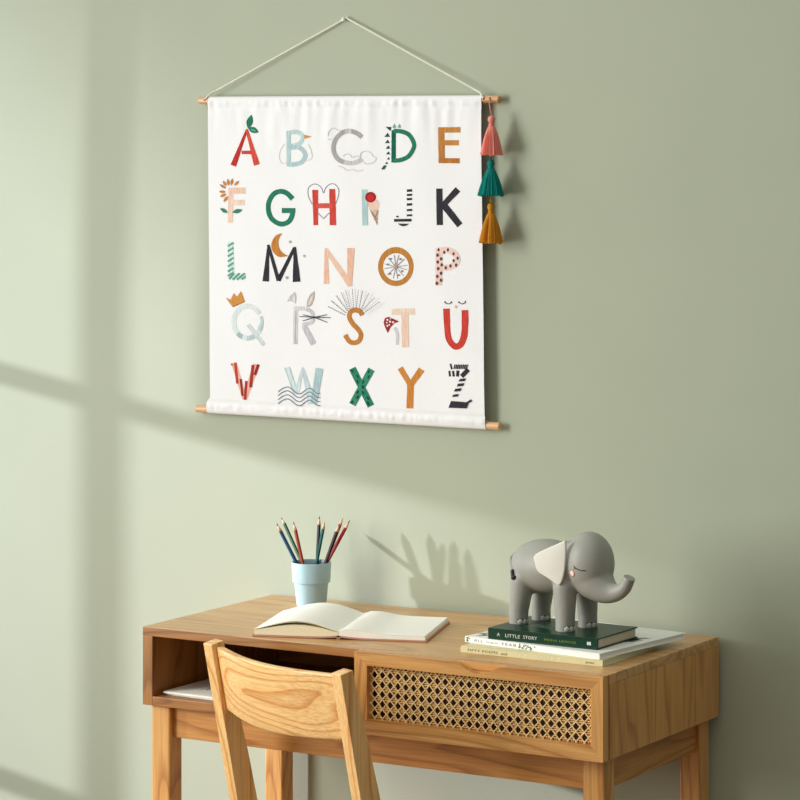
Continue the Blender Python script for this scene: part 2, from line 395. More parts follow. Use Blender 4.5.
box('front_rail', .034, CW - .004, f0 + .345, f0 + .365, SZ - .07, SZ - .02, ash_x, chair, .002)

# ------------------------------------------------------------------ alphabet hanging
DR = 0.0072; DYC = YW - 0.0125                           # dowel radius and centre line
PF = DYC - DR - 0.0008                                    # front plane of the cloth
hang = thing('wall_hanging', (0.15, YW, DZ + 0.34), 'white cotton alphabet wall hanging on two wooden dowels', 'wall hanging')
HO = Vector((0.15, YW, DZ + 0.34))
def hp(px, py):                                           # photograph point -> x, z on the cloth
    p = at(px, py, PF); return p.x, p.z + DZ
TLx, TLz = hp(208.2, 97.6); TRx, TRz = hp(481.2, 93.5); BLx, BLz = hp(206.6, 416.6); BRx, BRz = hp(485.3, 427.3)
zt_d = hp(345, 0)[1]
BMx = hp(210.6, 390)[0]
def edge_x(s, v):                                         # the sheet narrows a little towards the lower pocket, which is wider again
    k = min(1.0, max(0.0, (v - .945) / .02)); k = k * k * (3 - 2 * k)
    left = (TLx + (BMx - TLx) * v) * (1 - k) + BLx * k
    return left * (1 - s) + (TRx + (BRx - TRx) * v) * s
ztop = (TLz + TRz) / 2; zbot = (BLz + BRz) / 2
DTZ = ztop - DR - .001; DBZ = zbot + DR + .001            # dowel heights
def ripple(x, z):                                         # how far the cloth swells off its plane, towards the room
    d = 0.0012 * noise.noise(Vector((x * 9, z * 3, 1.3))) + 0.0010 * noise.noise(Vector((x * 14 + z * 9, z * 5 - x * 4, 4.7)))
    tg = max(0.0, 1 - (ztop - .022 - z) / .09) if z < ztop - .022 else 1.0
    d += tg * 0.0030 * noise.noise(Vector((x * 55, z * 8, 9.1)))
    for zz, w in ((ztop - .0225, .0022), (zbot + .0235, .0022)):   # stitched seams of the dowel pockets
        d -= 0.0022 * math.exp(-((z - zz) / w) ** 2)
    for zz in (ztop - .012, zbot + .012):
        k = math.exp(-((z - zz) / .009) ** 2); d += k * 0.0038 * noise.noise(Vector((x * 125, z * 50, 2.2)))
    return d + 0.0020
def cloth_y(x, z): return PF - max(0.0, ripple(x, z))
prof = []                                                 # the sheet from its back flap over the top dowel, down, round the lower dowel
R1 = DR + .0006
for k in range(4): prof.append((DYC + R1, DTZ - .008 + .008 * k / 4, 0))
for k in range(9):
    a = PI * k / 8; prof.append((DYC + R1 * math.cos(a), DTZ + R1 * math.sin(a), 0))
NV = 150
for k in range(1, NV): prof.append((PF, DTZ + (DBZ - DTZ) * k / NV, 1))
for k in range(9):
    a = PI + PI * k / 8; prof.append((DYC + R1 * math.cos(a), DBZ + R1 * math.sin(a), 0))
for k in range(1, 4): prof.append((DYC + R1, DBZ + .008 * k / 3, 0))
t = bmesh.new(); NU = 150; g = []
for (y, z, fr) in prof:
    row = []
    for i in range(NU + 1):
        s = i / NU; v = (ztop - z) / (ztop - zbot); x = edge_x(s, min(1, max(0, v)))
        zz = z
        if fr: yy = cloth_y(x, z)
        else: yy = y - (0.0004 if y < DYC else 0)
        row.append(t.verts.new(Vector((x, yy, zz)) - HO))
    g.append(row)
for a, b in zip(g, g[1:]):
    for i in range(NU): t.faces.new((a[i], a[i + 1], b[i + 1], b[i]))
cl = build('cloth', t, cloth_m, hang, smooth=True)
cl['label'] = 'white cotton panel with gathered dowel pockets'
def dowel(pxl, pxr, zc):
    x0 = at(pxl[0], pxl[1], DYC).x; x1 = at(pxr[0], pxr[1], DYC).x
    t = bmesh.new(); prof = [(x0, DR * .82), (x0 + .0015, DR), (x1 - .0015, DR), (x1, DR * .82)]
    rings = [[t.verts.new(Vector((x, DYC + r * math.cos(2 * PI * k / 20), zc + r * math.sin(2 * PI * k / 20))) - HO) for k in range(20)] for x, r in prof]
    for a, b in zip(rings, rings[1:]):
        for k in range(20): t.faces.new((a[k], a[(k + 1) % 20], b[(k + 1) % 20], b[k]))
    t.faces.new(rings[0]); t.faces.new(list(reversed(rings[-1])))
    return build('dowel', t, dowel_m, hang, smooth=False), x0, x1
d1, dx0, dx1 = dowel((199.5, 104), (500, 99.5), DTZ)
d2, _, _ = dowel((196.5, 409), (500.5, 421.5), DBZ)
def hole(x, z):
    t = bmesh.new(); bmesh.ops.create_uvsphere(t, u_segments=10, v_segments=6, radius=.0024)
    for v in t.verts: v.co = Vector((x, DYC - DR + .0002, z)) + Vector((v.co.x, v.co.y * .25, v.co.z)) - HO
    build('drilled_hole', t, graph_m, d1)
hx = [at(204.6, 105, DYC - DR).x, at(483.6, 98.5, DYC - DR).x, at(490, 98.2, DYC - DR).x]
for x in hx: hole(x, DTZ + .0012)
apex = at(346.5, 18.5, YW - .006) + Vector((0, 0, DZ))
t = bmesh.new()
pl = [Vector((hx[0] + .001, DYC - DR - .001, DTZ + .002)), Vector((hx[0] + .006, DYC - DR, DTZ + DR)), Vector((hx[0] + .012, DYC - .004, DTZ + DR + .006)), apex + Vector((-.004, 0, -.001)), apex + Vector((0, 0, .0015)), apex + Vector((.004, 0, -.001)),
      Vector((hx[1] - .010, DYC - .004, DTZ + DR + .006)), Vector((hx[1] - .004, DYC - DR, DTZ + DR)), Vector((hx[1], DYC - DR - .001, DTZ + .002))]
def cord_pts(a, b, n=14): return [a + (b - a) * (k / n) for k in range(n)]
pp = []
for a, b in zip(pl, pl[1:]): pp += cord_pts(a, b)
pp.append(pl[-1])
tube(t, [p - HO for p in pp], .0017, 8); build('cord', t, cord_m, hang, smooth=True)
t = bmesh.new(); bmesh.ops.create_uvsphere(t, u_segments=14, v_segments=8, radius=.0042)
for v in t.verts: v.co = Vector((v.co.x, -.0095 + v.co.y * .5, v.co.z))
tube(t, [(0, 0, 0), (0, -.0095, 0)], .0013, 8)
o = build('wall_pin', t, steel_m, smooth=True); o.location = (at(345.7, 18.2, YW).x, YW, apex.z - .0016)
tag(o, 'small white wall pin holding the cord of the hanging', 'pin')

# ---- the printed letters: outlines drawn on the cloth, following its folds
def xf(ox, oy, s): return lambda x, y: (ox + x / s, oy + y / s)
def dense(pts, step):
    out = []
    for a, b in zip(pts, pts[1:]):
        n = max(1, int(math.hypot(b[0] - a[0], b[1] - a[1]) / step))
        for k in range(n): out.append(tuple(a[i] + (b[i] - a[i]) * k / n for i in range(3)))
    out.append(pts[-1]); return out
def curve2(pts, n=5):
    v = smooth_curve([Vector(p) for p in pts], n); return [tuple(p) for p in v]
class Print:
    def __init__(s): s.bm = bmesh.new(); s.mats = []; s.lay = 0
    def mi(s, c):
        m = ink(c)
        if m not in s.mats: s.mats.append(m)
        return s.mats.index(m)
    def vert(s, px, py):
        x, z = hp(px, py); return s.bm.verts.new(Vector((x, cloth_y(x, z) - .0003 - .00008 * s.lay, z)) - HO)
    def quads(s, L, R, c, closed=False):
        mi = s.mi(c); s.lay += 1
        a = [s.vert(*p) for p in L]; b = [s.vert(*p) for p in R]; n = len(a)
        for i in range(n if closed else n - 1):
            j = (i + 1) % n; f = s.bm.faces.new((a[i], b[i], b[j], a[j])); f.material_index = mi
    def stroke(s, T, c, pts, w, curved=False):
        p = [(q[0], q[1], q[2] if len(q) > 2 else w) for q in pts]
        if curved and len(p) > 2: p = curve2(p, 6)
        S = 1 / (T(1, 0)[0] - T(0, 0)[0])
        p = dense(p, 2.2 * S)
        L, R = [], []
        for i, q in enumerate(p):
            a = p[max(0, i - 1)]; b = p[min(len(p) - 1, i + 1)]
            dx, dy = b[0] - a[0], b[1] - a[1]; l = math.hypot(dx, dy) or 1
            wob = q[2] * (1 + .05 * noise.noise(Vector((q[0] * .03, q[1] * .03, .5))))
            ox, oy = -dy / l * wob / 2, dx / l * wob / 2
            L.append(T(q[0] + ox, q[1] + oy)); R.append(T(q[0] - ox, q[1] - oy))
        s.quads(L, R, c)
    def poly(s, T, c, pts):
        mi = s.mi(c); s.lay += 1
        f = s.bm.faces.new([s.vert(*T(*p)) for p in pts])
        for g in bmesh.ops.triangulate(s.bm, faces=[f])['faces']: g.material_index = mi
    def disc(s, T, c, x, y, rx, ry=None, n=20):
        ry = ry or rx
        s.poly(T, c, [(x + rx * math.cos(2 * PI * k / n), y + ry * math.sin(2 * PI * k / n)) for k in range(n)])
    def ring(s, T, c, x, y, rx, ry, ix, iy, a0=0, a1=360, x2=None, y2=None, n=64):
        x2 = x if x2 is None else x2; y2 = y if y2 is None else y2
        full = a1 - a0 >= 360; m = n if full else n + 1
        A = [math.radians(a0 + (a1 - a0) * k / n) for k in range(m)]
        s.quads([T(x + rx * math.cos(a), y + ry * math.sin(a)) for a in A], [T(x2 + ix * math.cos(a), y2 + iy * math.sin(a)) for a in A], c, full)
    def leaf(s, T, c, x0, y0, x1, y1, w):
        dx, dy = x1 - x0, y1 - y0; l = math.hypot(dx, dy); nx_, ny_ = -dy / l, dx / l; A, B = [], []
        for k in range(11):
            u = k / 10; h = w / 2 * math.sin(PI * u) ** .8 * (1.15 - .3 * abs(u - .45)) + .3
            A.append(T(x0 + dx * u + nx_ * h, y0 + dy * u + ny_ * h)); B.append(T(x0 + dx * u - nx_ * h, y0 + dy * u - ny_ * h))
        s.quads(A, B, c)
    def done(s, name, parent, label=None):
        # every face must look at the room
        for f in s.bm.faces:
            f.normal_update()
            if f.normal.y > 0: f.normal_flip()
        o = build(name, s.bm, s.mats, parent, recalc=False)
        if label: o['label'] = label
        return o
def letter(label, draw, *motifs):
    p = Print(); draw(p); o = p.done('printed_letter', hang, label); lay = p.lay
    for m in motifs:
        q = Print(); q.lay = lay; m[1](q); q.done(m[0], o, m[2] if len(m) > 2 else None); lay = q.lay
RED, GRN, BRN, BLU, GRY, PCH, DRK = (205, 72, 62), (38, 122, 98), (192, 128, 62), (180, 206, 210), (172, 168, 172), (247, 208, 190), (52, 50, 58)
T = xf(220, 110, 10)
letter('red letter A', lambda p: (p.stroke(T, (186, 50, 46), [(275, 195, 20), (139, 557, 60)], 50), p.stroke(T, (214, 80, 66), [(270, 192, 24), (376, 550, 62)], 50), p.stroke(T, (200, 76, 66), [(222, 424), (330, 424)], 36)),
       ('leaf_pair', lambda p: (p.leaf(T, GRN, 285, 185, 318, 48, 56), p.leaf(T, GRN, 285, 178, 390, 222, 52), p.leaf(T, (120, 178, 152), 290, 150, 312, 80, 14), p.leaf(T, (110, 170, 146), 310, 190, 365, 214, 14)), 'two green leaves'))
T2 = xf(270, 115, 10)
letter('pale blue letter B', lambda p: (p.stroke(T2, BLU, [(192, 158), (192, 512)], 44), p.stroke(T2, (188, 212, 216), [(195, 178), (270, 168), (320, 195), (328, 245), (290, 290), (205, 312)], 42, True), p.stroke(T2, (176, 202, 208), [(200, 328), (290, 322), (345, 365), (358, 415), (325, 468), (255, 492), (190, 495)], 44, True)),
       ('beak', lambda p: p.poly(T2, (205, 150, 95), [(345, 197), (426, 215), (350, 240)]), 'brown beak'),
       ('wing_outline', lambda p: p.stroke(T2, (212, 208, 212), [(155, 285), (110, 350), (98, 430), (130, 485), (170, 470)], 6, True), 'pale grey wing outline'), ('wing_outline', lambda p: p.stroke(T2, (214, 210, 214), [(390, 290), (420, 360), (425, 430), (380, 455)], 6, True), 'pale grey wing outline'))
T3 = xf(320, 115, 10)
letter('grey letter C', lambda p: (p.stroke(T3, GRY, [(425, 222), (375, 182), (300, 160), (230, 178), (170, 238), (144, 320), (156, 390), (195, 445), (250, 472)], 46, True), p.stroke(T3, (200, 198, 202), [(248, 471), (320, 482), (385, 465), (428, 440)], 44, True), p.stroke(T3, (204, 202, 205), [(262, 167), (318, 160)], 40)),
       ('cloud_outline', lambda p: [p.stroke(T3, (206, 204, 207), q, 7, True) for q in ([(85, 243), (150, 243)], [(90, 210), (105, 160), (145, 130), (180, 148), (228, 155)], [(240, 412), (270, 390), (310, 398), (330, 425), (370, 410), (410, 420), (415, 380), (465, 360), (515, 380), (535, 412), (565, 430), (545, 470), (480, 490), (440, 470)], [(190, 510), (240, 525), (280, 552), (340, 545), (380, 560), (440, 550)])], 'grey cloud outlines'))
T4 = xf(375, 115, 8)
def spikes(p):
    for x, y, h in ((102, 160, 30), (103, 212, 26), (108, 258, 24), (109, 304, 22), (111, 348, 16), (96, 384, 15)):
        p.poly(T4, (42, 78, 74), [(x + 2, y - h / 2 - 3), (x + h * .72, y + h / 2), (x - h * .8, y + h / 2)])
    p.poly(T4, (36, 66, 64), [(88, 94), (134, 96), (126, 128)]); p.poly(T4, (50, 88, 80), [(54, 436), (74, 402), (96, 404), (80, 434)])
    for x in (158, 198): p.poly(T4, (120, 158, 148), [(x, 68), (x + 13, 102), (x - 13, 102)])
letter('teal letter D', lambda p: (p.stroke(T4, (24, 98, 80), [(153, 122), (152, 380)], 36), p.stroke(T4, GRN, [(150, 128), (218, 132), (280, 162), (316, 225), (312, 270), (275, 328), (215, 358), (150, 366)], 35, True)), ('dinosaur_spikes', spikes, 'dark green spikes and tail'))
letter('brown letter E', lambda p: (p.stroke(T4, BRN, [(534, 98), (538, 384)], 50), p.stroke(T4, (198, 136, 70), [(520, 120), (686, 118)], 44), p.stroke(T4, (198, 136, 70), [(548, 222), (674, 222)], 42), p.stroke(T4, (184, 118, 54), [(518, 364), (680, 366)], 40)))
T5 = xf(210, 170, 8.889)
def flower(p):
    for a in ((150, 163, 92, 128), (152, 142, 122, 96), (172, 140, 164, 78), (195, 138, 206, 74), (222, 138, 264, 96), (146, 194, 86, 192), (152, 212, 96, 238), (166, 232, 128, 282)): p.leaf(T5, (198, 134, 78), *a, 22)
    p.leaf(T5, (60, 130, 105), 162, 380, 98, 340, 28); p.leaf(T5, (60, 130, 105), 206, 376, 294, 354, 32)
letter('peach letter F', lambda p: (p.stroke(T5, PCH, [(192, 158), (185, 468)], 46), p.stroke(T5, (244, 198, 178), [(178, 184), (320, 182)], 54), p.stroke(T5, (249, 214, 198), [(205, 290), (312, 288)], 46)), ('flower_petals', flower, 'brown petals and two green leaves'))
letter('green letter G', lambda p: (p.stroke(T5, GRN, [(740, 258), (690, 208), (632, 190), (572, 214), (532, 280), (525, 350), (545, 418), (592, 464), (650, 480), (705, 458), (734, 410), (742, 345)], 44, True), p.stroke(T5, GRN, [(645, 360), (764, 360)], 44)))
T6 = xf(295, 175, 8.889)
letter('red letter H', lambda p: (p.stroke(T6, RED, [(185, 132, 54), (190, 446, 42)], 50), p.stroke(T6, RED, [(338, 124, 54), (344, 446, 58)], 50), p.stroke(T6, (212, 88, 80), [(195, 274), (340, 272)], 44)),
       ('heart_outline', lambda p: (p.stroke(T6, (140, 120, 150), [(158, 260), (124, 185), (124, 120), (160, 84), (205, 84), (242, 115), (260, 158), (280, 115), (320, 80), (365, 84), (396, 130), (392, 190), (366, 260)], 6, True), p.stroke(T6, (140, 120, 150), [(208, 335), (260, 388), (312, 335)], 6)), 'violet heart outline'))
def cone(p):
    p.poly(T6, (216, 192, 166), [(664, 298), (748, 308), (736, 450)]); p.disc(T6, (246, 202, 186), 705, 262, 50, 50)
    for a, b in (((690, 330), (742, 400)), ((742, 320), (712, 400)), ((680, 318), (740, 430))): p.stroke(T6, (150, 120, 105), [a, b], 6)
    p.disc(T6, (150, 36, 36), 678, 197, 47, 47); p.disc(T6, (205, 44, 46), 680, 200, 33, 33)
letter('pale blue letter I', lambda p: p.stroke(T6, BLU, [(624, 128), (630, 448)], 52), ('ice_cream_cone', cone, 'ice cream cone with a red scoop'))
T7 = xf(355, 180, 6.667)
def jdraw(p):
    for y, h in ((70, 17), (99, 14), (127, 15), (163, 16), (200, 14), (235, 13)): p.stroke(T7, DRK, [(350, y + 1), (386, y - 1)], h)
    p.stroke(T7, DRK, [(265, 269), (381, 267)], 18); p.poly(T7, DRK, [(290, 290), (366, 292), (345, 304), (325, 308), (306, 303)]); p.disc(T7, DRK, 287, 243, 8, 6)
letter('black and white striped letter J', jdraw)
letter('black letter K', lambda p: (p.stroke(T7, DRK, [(566, 57), (571, 300)], 42), p.stroke(T7, DRK, [(690, 62, 44), (582, 178, 34)], 40), p.stroke(T7, DRK, [(598, 168), (704, 302)], 44)))
T8 = xf(220, 228, 8.889)
def ldraw(p):
    for y in (150, 195, 240, 285, 330, 375, 415): p.stroke(T8, (92, 164, 146), [(74, y + 12), (126, y - 20)], 17)
    for a, b in (((88, 452), (132, 405)), ((118, 458), (182, 402)), ((158, 458), (228, 402)), ((200, 455), (234, 430))): p.stroke(T8, (92, 164, 146), [a, b], 16)
letter('green and white striped letter L', lambda p: (p.stroke(T8, (216, 234, 228), [(98, 125), (108, 458)], 50), p.stroke(T8, (216, 234, 228), [(88, 430), (233, 430)], 54), ldraw(p)))
def moon(p):
    o = curve2([(560, 44, 0), (498, 70, 0), (462, 140, 0), (474, 205, 0), (528, 256, 0), (612, 248, 0)], 6); i = curve2([(560, 44, 0), (534, 85, 0), (524, 130, 0), (535, 185, 0), (565, 222, 0), (612, 248, 0)], 6)
    p.quads([T8(a[0], a[1]) for a in o], [T8(a[0], a[1]) for a in i], (196, 128, 58))
letter('black letter M', lambda p: (p.stroke(T8, DRK, [(436, 148, 18), (414, 474, 58)], 40), p.stroke(T8, DRK, [(434, 150, 26), (526, 468, 34)], 36), p.stroke(T8, DRK, [(668, 172, 26), (524, 468, 40)], 40), p.stroke(T8, DRK, [(670, 168, 22), (686, 478, 70)], 44)), ('crescent_moon', moon, 'ochre crescent moon'), *[('star', (lambda q: lambda p: p.disc(T8, (176, 172, 182), q[0], q[1], q[2], q[2], 8))(q), 'small grey star') for q in ((630, 122, 13), (755, 248, 12), (600, 440, 14))])
T9 = xf(310, 240, 10); NPK = (240, 188, 164)
letter('peach pink letter N', lambda p: (p.stroke(T9, NPK, [(168, 82, 30), (172, 438, 58)], 44), p.stroke(T9, (243, 196, 174), [(168, 100, 40), (408, 440, 62)], 50), p.stroke(T9, NPK, [(416, 80, 74), (405, 462, 46)], 60)))
T10 = xf(370, 240, 8)
def wheel(p):
    for k in range(12):
        a = math.radians(14 + 30 * k + (k % 3) * 4); p.stroke(T10, (150, 144, 152), [(212 + 10 * math.cos(a), 214 + 10 * math.sin(a)), (212 + 92 * math.cos(a), 214 + 96 * math.sin(a))], 5)
    for x, y in ((170, 150), (248, 152), (262, 248), (235, 280), (165, 270), (150, 195)): p.disc(T10, (120, 112, 122), x, y, 8, 8, 8)
    p.disc(T10, (214, 160, 130), 210, 212, 14, 12, 10)
letter('ochre wheel shaped letter O', lambda p: p.ring(T10, (190, 130, 62), 211, 212, 142, 156, 104, 110, x2=212, y2=215), ('wheel_spokes', wheel, 'grey wheel spokes'))
def pdraw(p):
    c = (253, 210, 201)
    p.stroke(T10, c, [(557, 66), (556, 362)], 54); p.stroke(T10, c, [(545, 84), (630, 80), (682, 108), (704, 150), (690, 192), (640, 216), (575, 222)], 48, True)
    for x, y in ((555, 78), (600, 98), (630, 78), (675, 110), (707, 145), (675, 165), (695, 200), (650, 207), (612, 222), (547, 120), (575, 150), (548, 175), (580, 198), (552, 228), (575, 265), (545, 290), (575, 320), (542, 345)): p.disc(T10, (104, 60, 62), x, y, 9, 14, 9)
letter('pink letter P with dark dots', pdraw)
T11 = xf(220, 285, 10)
def qdraw(p):
    p.ring(T11, (216, 230, 233), 283, 370, 162, 186, 112, 134, 100 - 360 + 265, 372 - 85 - 10)
    p.ring(T11, (226, 234, 237), 283, 370, 160, 184, 114, 136, -85, -30)
    p.ring(T11, (168, 190, 196), 283, 370, 158, 182, 116, 138, 112, 136); p.ring(T11, (184, 204, 210), 283, 370, 158, 182, 116, 138, 55, 92); p.ring(T11, (190, 208, 213), 283, 370, 158, 182, 130, 152, -20, 30)
    p.stroke(T11, (200, 216, 220), [(288, 395, 34), (446, 598, 34)], 30); p.stroke(T11, (240, 243, 245), [(300, 392, 8), (452, 590, 8)], 8)
letter('pale blue letter Q', qdraw, ('crown', lambda p: (p.poly(T11, (208, 146, 72), [(64, 124), (113, 147), (145, 80), (178, 117), (218, 62), (257, 165), (190, 182), (137, 222)]), p.stroke(T11, (186, 122, 60), [(137, 216), (250, 166)], 10)), 'golden crown'))
T12 = xf(270, 285, 10)
def ear_right(p):
    p.poly(T12, (190, 182, 186), [(372, 218), (378, 150), (408, 95), (452, 58), (448, 130), (424, 195), (396, 218)]); p.poly(T12, (244, 210, 196), [(388, 205), (398, 150), (420, 112), (436, 92), (430, 140), (408, 192)])
def ear_left(p):
    p.poly(T12, (206, 202, 207), [(178, 165), (203, 112), (252, 68), (266, 110), (262, 185), (228, 158)]); p.poly(T12, (240, 226, 220), [(232, 150), (246, 105), (256, 130), (256, 172)])
def whisk(p):
    for x, y in ((302, 314), (334, 358), (334, 296), (612, 325), (578, 295), (580, 372)): p.stroke(T12, (84, 84, 90), [(450, 322, 10), (x, y, 7)], 9)
    p.disc(T12, (50, 50, 54), 450, 322, 12, 11, 10)
letter('light grey letter R', lambda p: (p.stroke(T12, (208, 208, 214), [(264, 212), (258, 590)], 46), p.stroke(T12, (180, 180, 189), [(262, 260), (258, 590)], 10), p.stroke(T12, (214, 214, 219), [(245, 232), (352, 234)], 40), p.stroke(T12, (204, 204, 210), [(362, 240), (415, 262), (438, 315), (420, 372), (325, 396)], 36, True), p.stroke(T12, (196, 196, 202), [(345, 410, 50), (440, 590, 58)], 54)), ('rabbit_ear', ear_right, 'upright rabbit ear with a pink inside'), ('rabbit_ear', ear_left, 'folded pale rabbit ear'), ('whiskers', whisk, 'dark nose and whiskers'))
T13 = xf(320, 285, 8)
def rays(p):
    for x0, y0, x1, y1 in ((210, 240, 68, 170), (215, 222, 95, 122), (230, 205, 135, 78), (240, 192, 182, 55), (258, 186, 220, 35), (284, 180, 275, 25), (308, 184, 325, 33), (330, 190, 362, 40), (345, 197, 414, 58), (355, 205, 462, 95), (368, 225, 506, 130)):
        n = 9
        for k in range(n):
            a, b = k / n, (k + .66) / n; p.stroke(T13, (112, 106, 112), [(x0 + (x1 - x0) * a, y0 + (y1 - y0) * a), (x0 + (x1 - x0) * b, y0 + (y1 - y0) * b)], 6)
letter('ochre letter S', lambda p: p.stroke(T13, BRN, [(346, 242), (325, 210), (285, 200), (250, 218), (243, 258), (270, 310), (315, 358), (334, 402), (318, 446), (280, 462), (240, 448), (208, 398)], 38, True), ('sun_rays', rays, 'dashed grey sun rays'))
def shroom(p):
    p.stroke(T13, (214, 214, 219), [(600, 340), (622, 390), (622, 478)], 24, True)
    p.poly(T13, (156, 44, 46), [(514, 300), (524, 264), (552, 254), (600, 274), (636, 291), (600, 306), (570, 336), (546, 384), (524, 336)])
    for x, y, r in ((545, 278, 8), (565, 292, 9), (590, 298, 9), (540, 300, 6), (545, 326, 8), (560, 318, 7), (570, 270, 5)): p.disc(T13, (238, 232, 230), x, y, r, r, 10)
letter('peach letter T', lambda p: (p.stroke(T13, (248, 216, 198), [(578, 214), (764, 212)], 50), p.stroke(T13, (246, 204, 184), [(682, 215), (688, 497)], 56)), ('mushroom', shroom, 'red spotted toadstool'))
T14 = xf(380, 290, 8)
def face(p):
    for pts in ([(524, 88), (538, 106), (555, 110), (570, 104), (582, 88)], [(634, 90), (650, 106), (666, 110), (682, 102), (690, 86)]): p.stroke(T14, (70, 66, 72), pts, 7, True)
    for a, b in (((530, 98), (520, 100)), ((576, 98), (584, 104)), ((686, 98), (694, 104)), ((640, 98), (632, 102))): p.stroke(T14, (70, 66, 72), [a, b], 6)
    p.disc(T14, (240, 186, 172), 613, 132, 9, 12, 10)
letter('red letter U', lambda p: (p.stroke(T14, (204, 66, 56), [(538, 148, 54), (544, 300, 50), (556, 390, 48), (590, 440, 50), (620, 452, 52), (655, 428, 52), (680, 360, 52), (686, 260, 54), (685, 160, 54)], 52, True),), ('sleepy_face', face, 'sleepy closed eyes and pink nose'))
T15 = xf(220, 355, 6.667)
letter('red and pink striped letter V', lambda p: (p.stroke(T15, (243, 178, 160), [(96, 50, 36), (168, 292, 32)], 34), p.stroke(T15, (243, 178, 160), [(248, 62, 42), (166, 296, 32)], 36), p.stroke(T15, (190, 66, 56), [(106, 52), (120, 190)], 18), p.stroke(T15, (150, 44, 42), [(142, 160), (154, 272)], 15), p.stroke(T15, (170, 52, 48), [(180, 172), (170, 298)], 18), p.stroke(T15, (166, 50, 46), [(226, 66), (208, 215)], 20), p.stroke(T15, (156, 44, 42), [(262, 62), (238, 132)], 18), p.stroke(T15, (200, 80, 68), [(80, 56), (86, 70)], 10)))
def waves(p):
    for y in (245, 270, 297, 324):
        p.stroke(T15, (116, 126, 140), [(392, y), (425, y - 24), (458, y - 32), (490, y - 12), (515, y + 8), (542, y + 12), (575, y - 12), (605, y - 24), (632, y - 5), (652, y + 10), (674, y + 13)], 6, True)
letter('pale blue letter W', lambda p: (p.stroke(T15, (214, 230, 234), [(452, 82, 34), (508, 256, 38)], 34), p.stroke(T15, (170, 196, 204), [(466, 80, 6), (518, 240, 6)], 6), p.stroke(T15, (170, 196, 204), [(435, 84, 6), (494, 250, 6)], 6), p.stroke(T15, (206, 224, 229), [(556, 82, 14), (512, 260, 34)], 24), p.stroke(T15, (196, 216, 221), [(554, 84, 16), (618, 322, 52)], 34), p.stroke(T15, (172, 200, 206), [(668, 88, 50), (628, 325, 44)], 46)), ('water_waves', waves, 'grey wavy water lines'))
T16 = xf(340, 355, 5.333)
def xdraw(p):
    p.stroke(T16, (44, 128, 104), [(70, 70), (170, 272)], 38); p.stroke(T16, (58, 140, 114), [(172, 76), (70, 264)], 38)
    for k in range(7):
        u = (k + .5) / 7
        for s, (a, b) in ((1, ((70, 70), (170, 272))), (-1, ((172, 76), (70, 264)))):
            x = a[0] + (b[0] - a[0]) * u + (7 if k % 2 else -7); y = a[1] + (b[1] - a[1]) * u
            p.stroke(T16, (18, 70, 58), [(x - 4 * s, y - 8), (x + 4 * s, y + 8)], 8)
letter('green letter X with dark dashes', xdraw)
letter('orange brown letter Y', lambda p: (p.stroke(T16, (208, 138, 66), [(324, 68), (380, 160)], 30), p.stroke(T16, (208, 138, 66), [(438, 76, 36), (380, 160, 30)], 34), p.stroke(T16, (204, 132, 60), [(380, 148), (376, 284)], 35)))
def zdraw(p):
    for a, b, w in (((586, 84), (590, 114), 11), ((606, 84), (610, 114), 12), ((632, 82), (630, 114), 16), ((688, 76), (652, 114), 24), ((592, 46), (600, 76), 9)): p.stroke(T16, DRK, [a, b], w)
    for k in range(8): p.stroke(T16, (62, 60, 68), [(617 + k * 9.5, 50), (611 + k * 9.5, 74)], 6)
    for x, y, w, h in ((656, 132, 34, 13), (647, 158, 34, 14), (632, 185, 34, 14), (620, 215, 30, 12)): p.poly(T16, DRK, [(x - w / 2 - 3, y + h / 2 + 2), (x - w / 2 + 5, y - h / 2 + 1), (x + w / 2 + 3, y - h / 2 - 2), (x + w / 2 - 3, y + h / 2 - 1)])
    p.poly(T16, DRK, [(598, 244), (690, 252), (680, 284), (584, 280)]); p.stroke(T16, DRK, [(680, 256, 8), (706, 240, 12)], 9)
letter('zebra striped letter Z', zdraw)

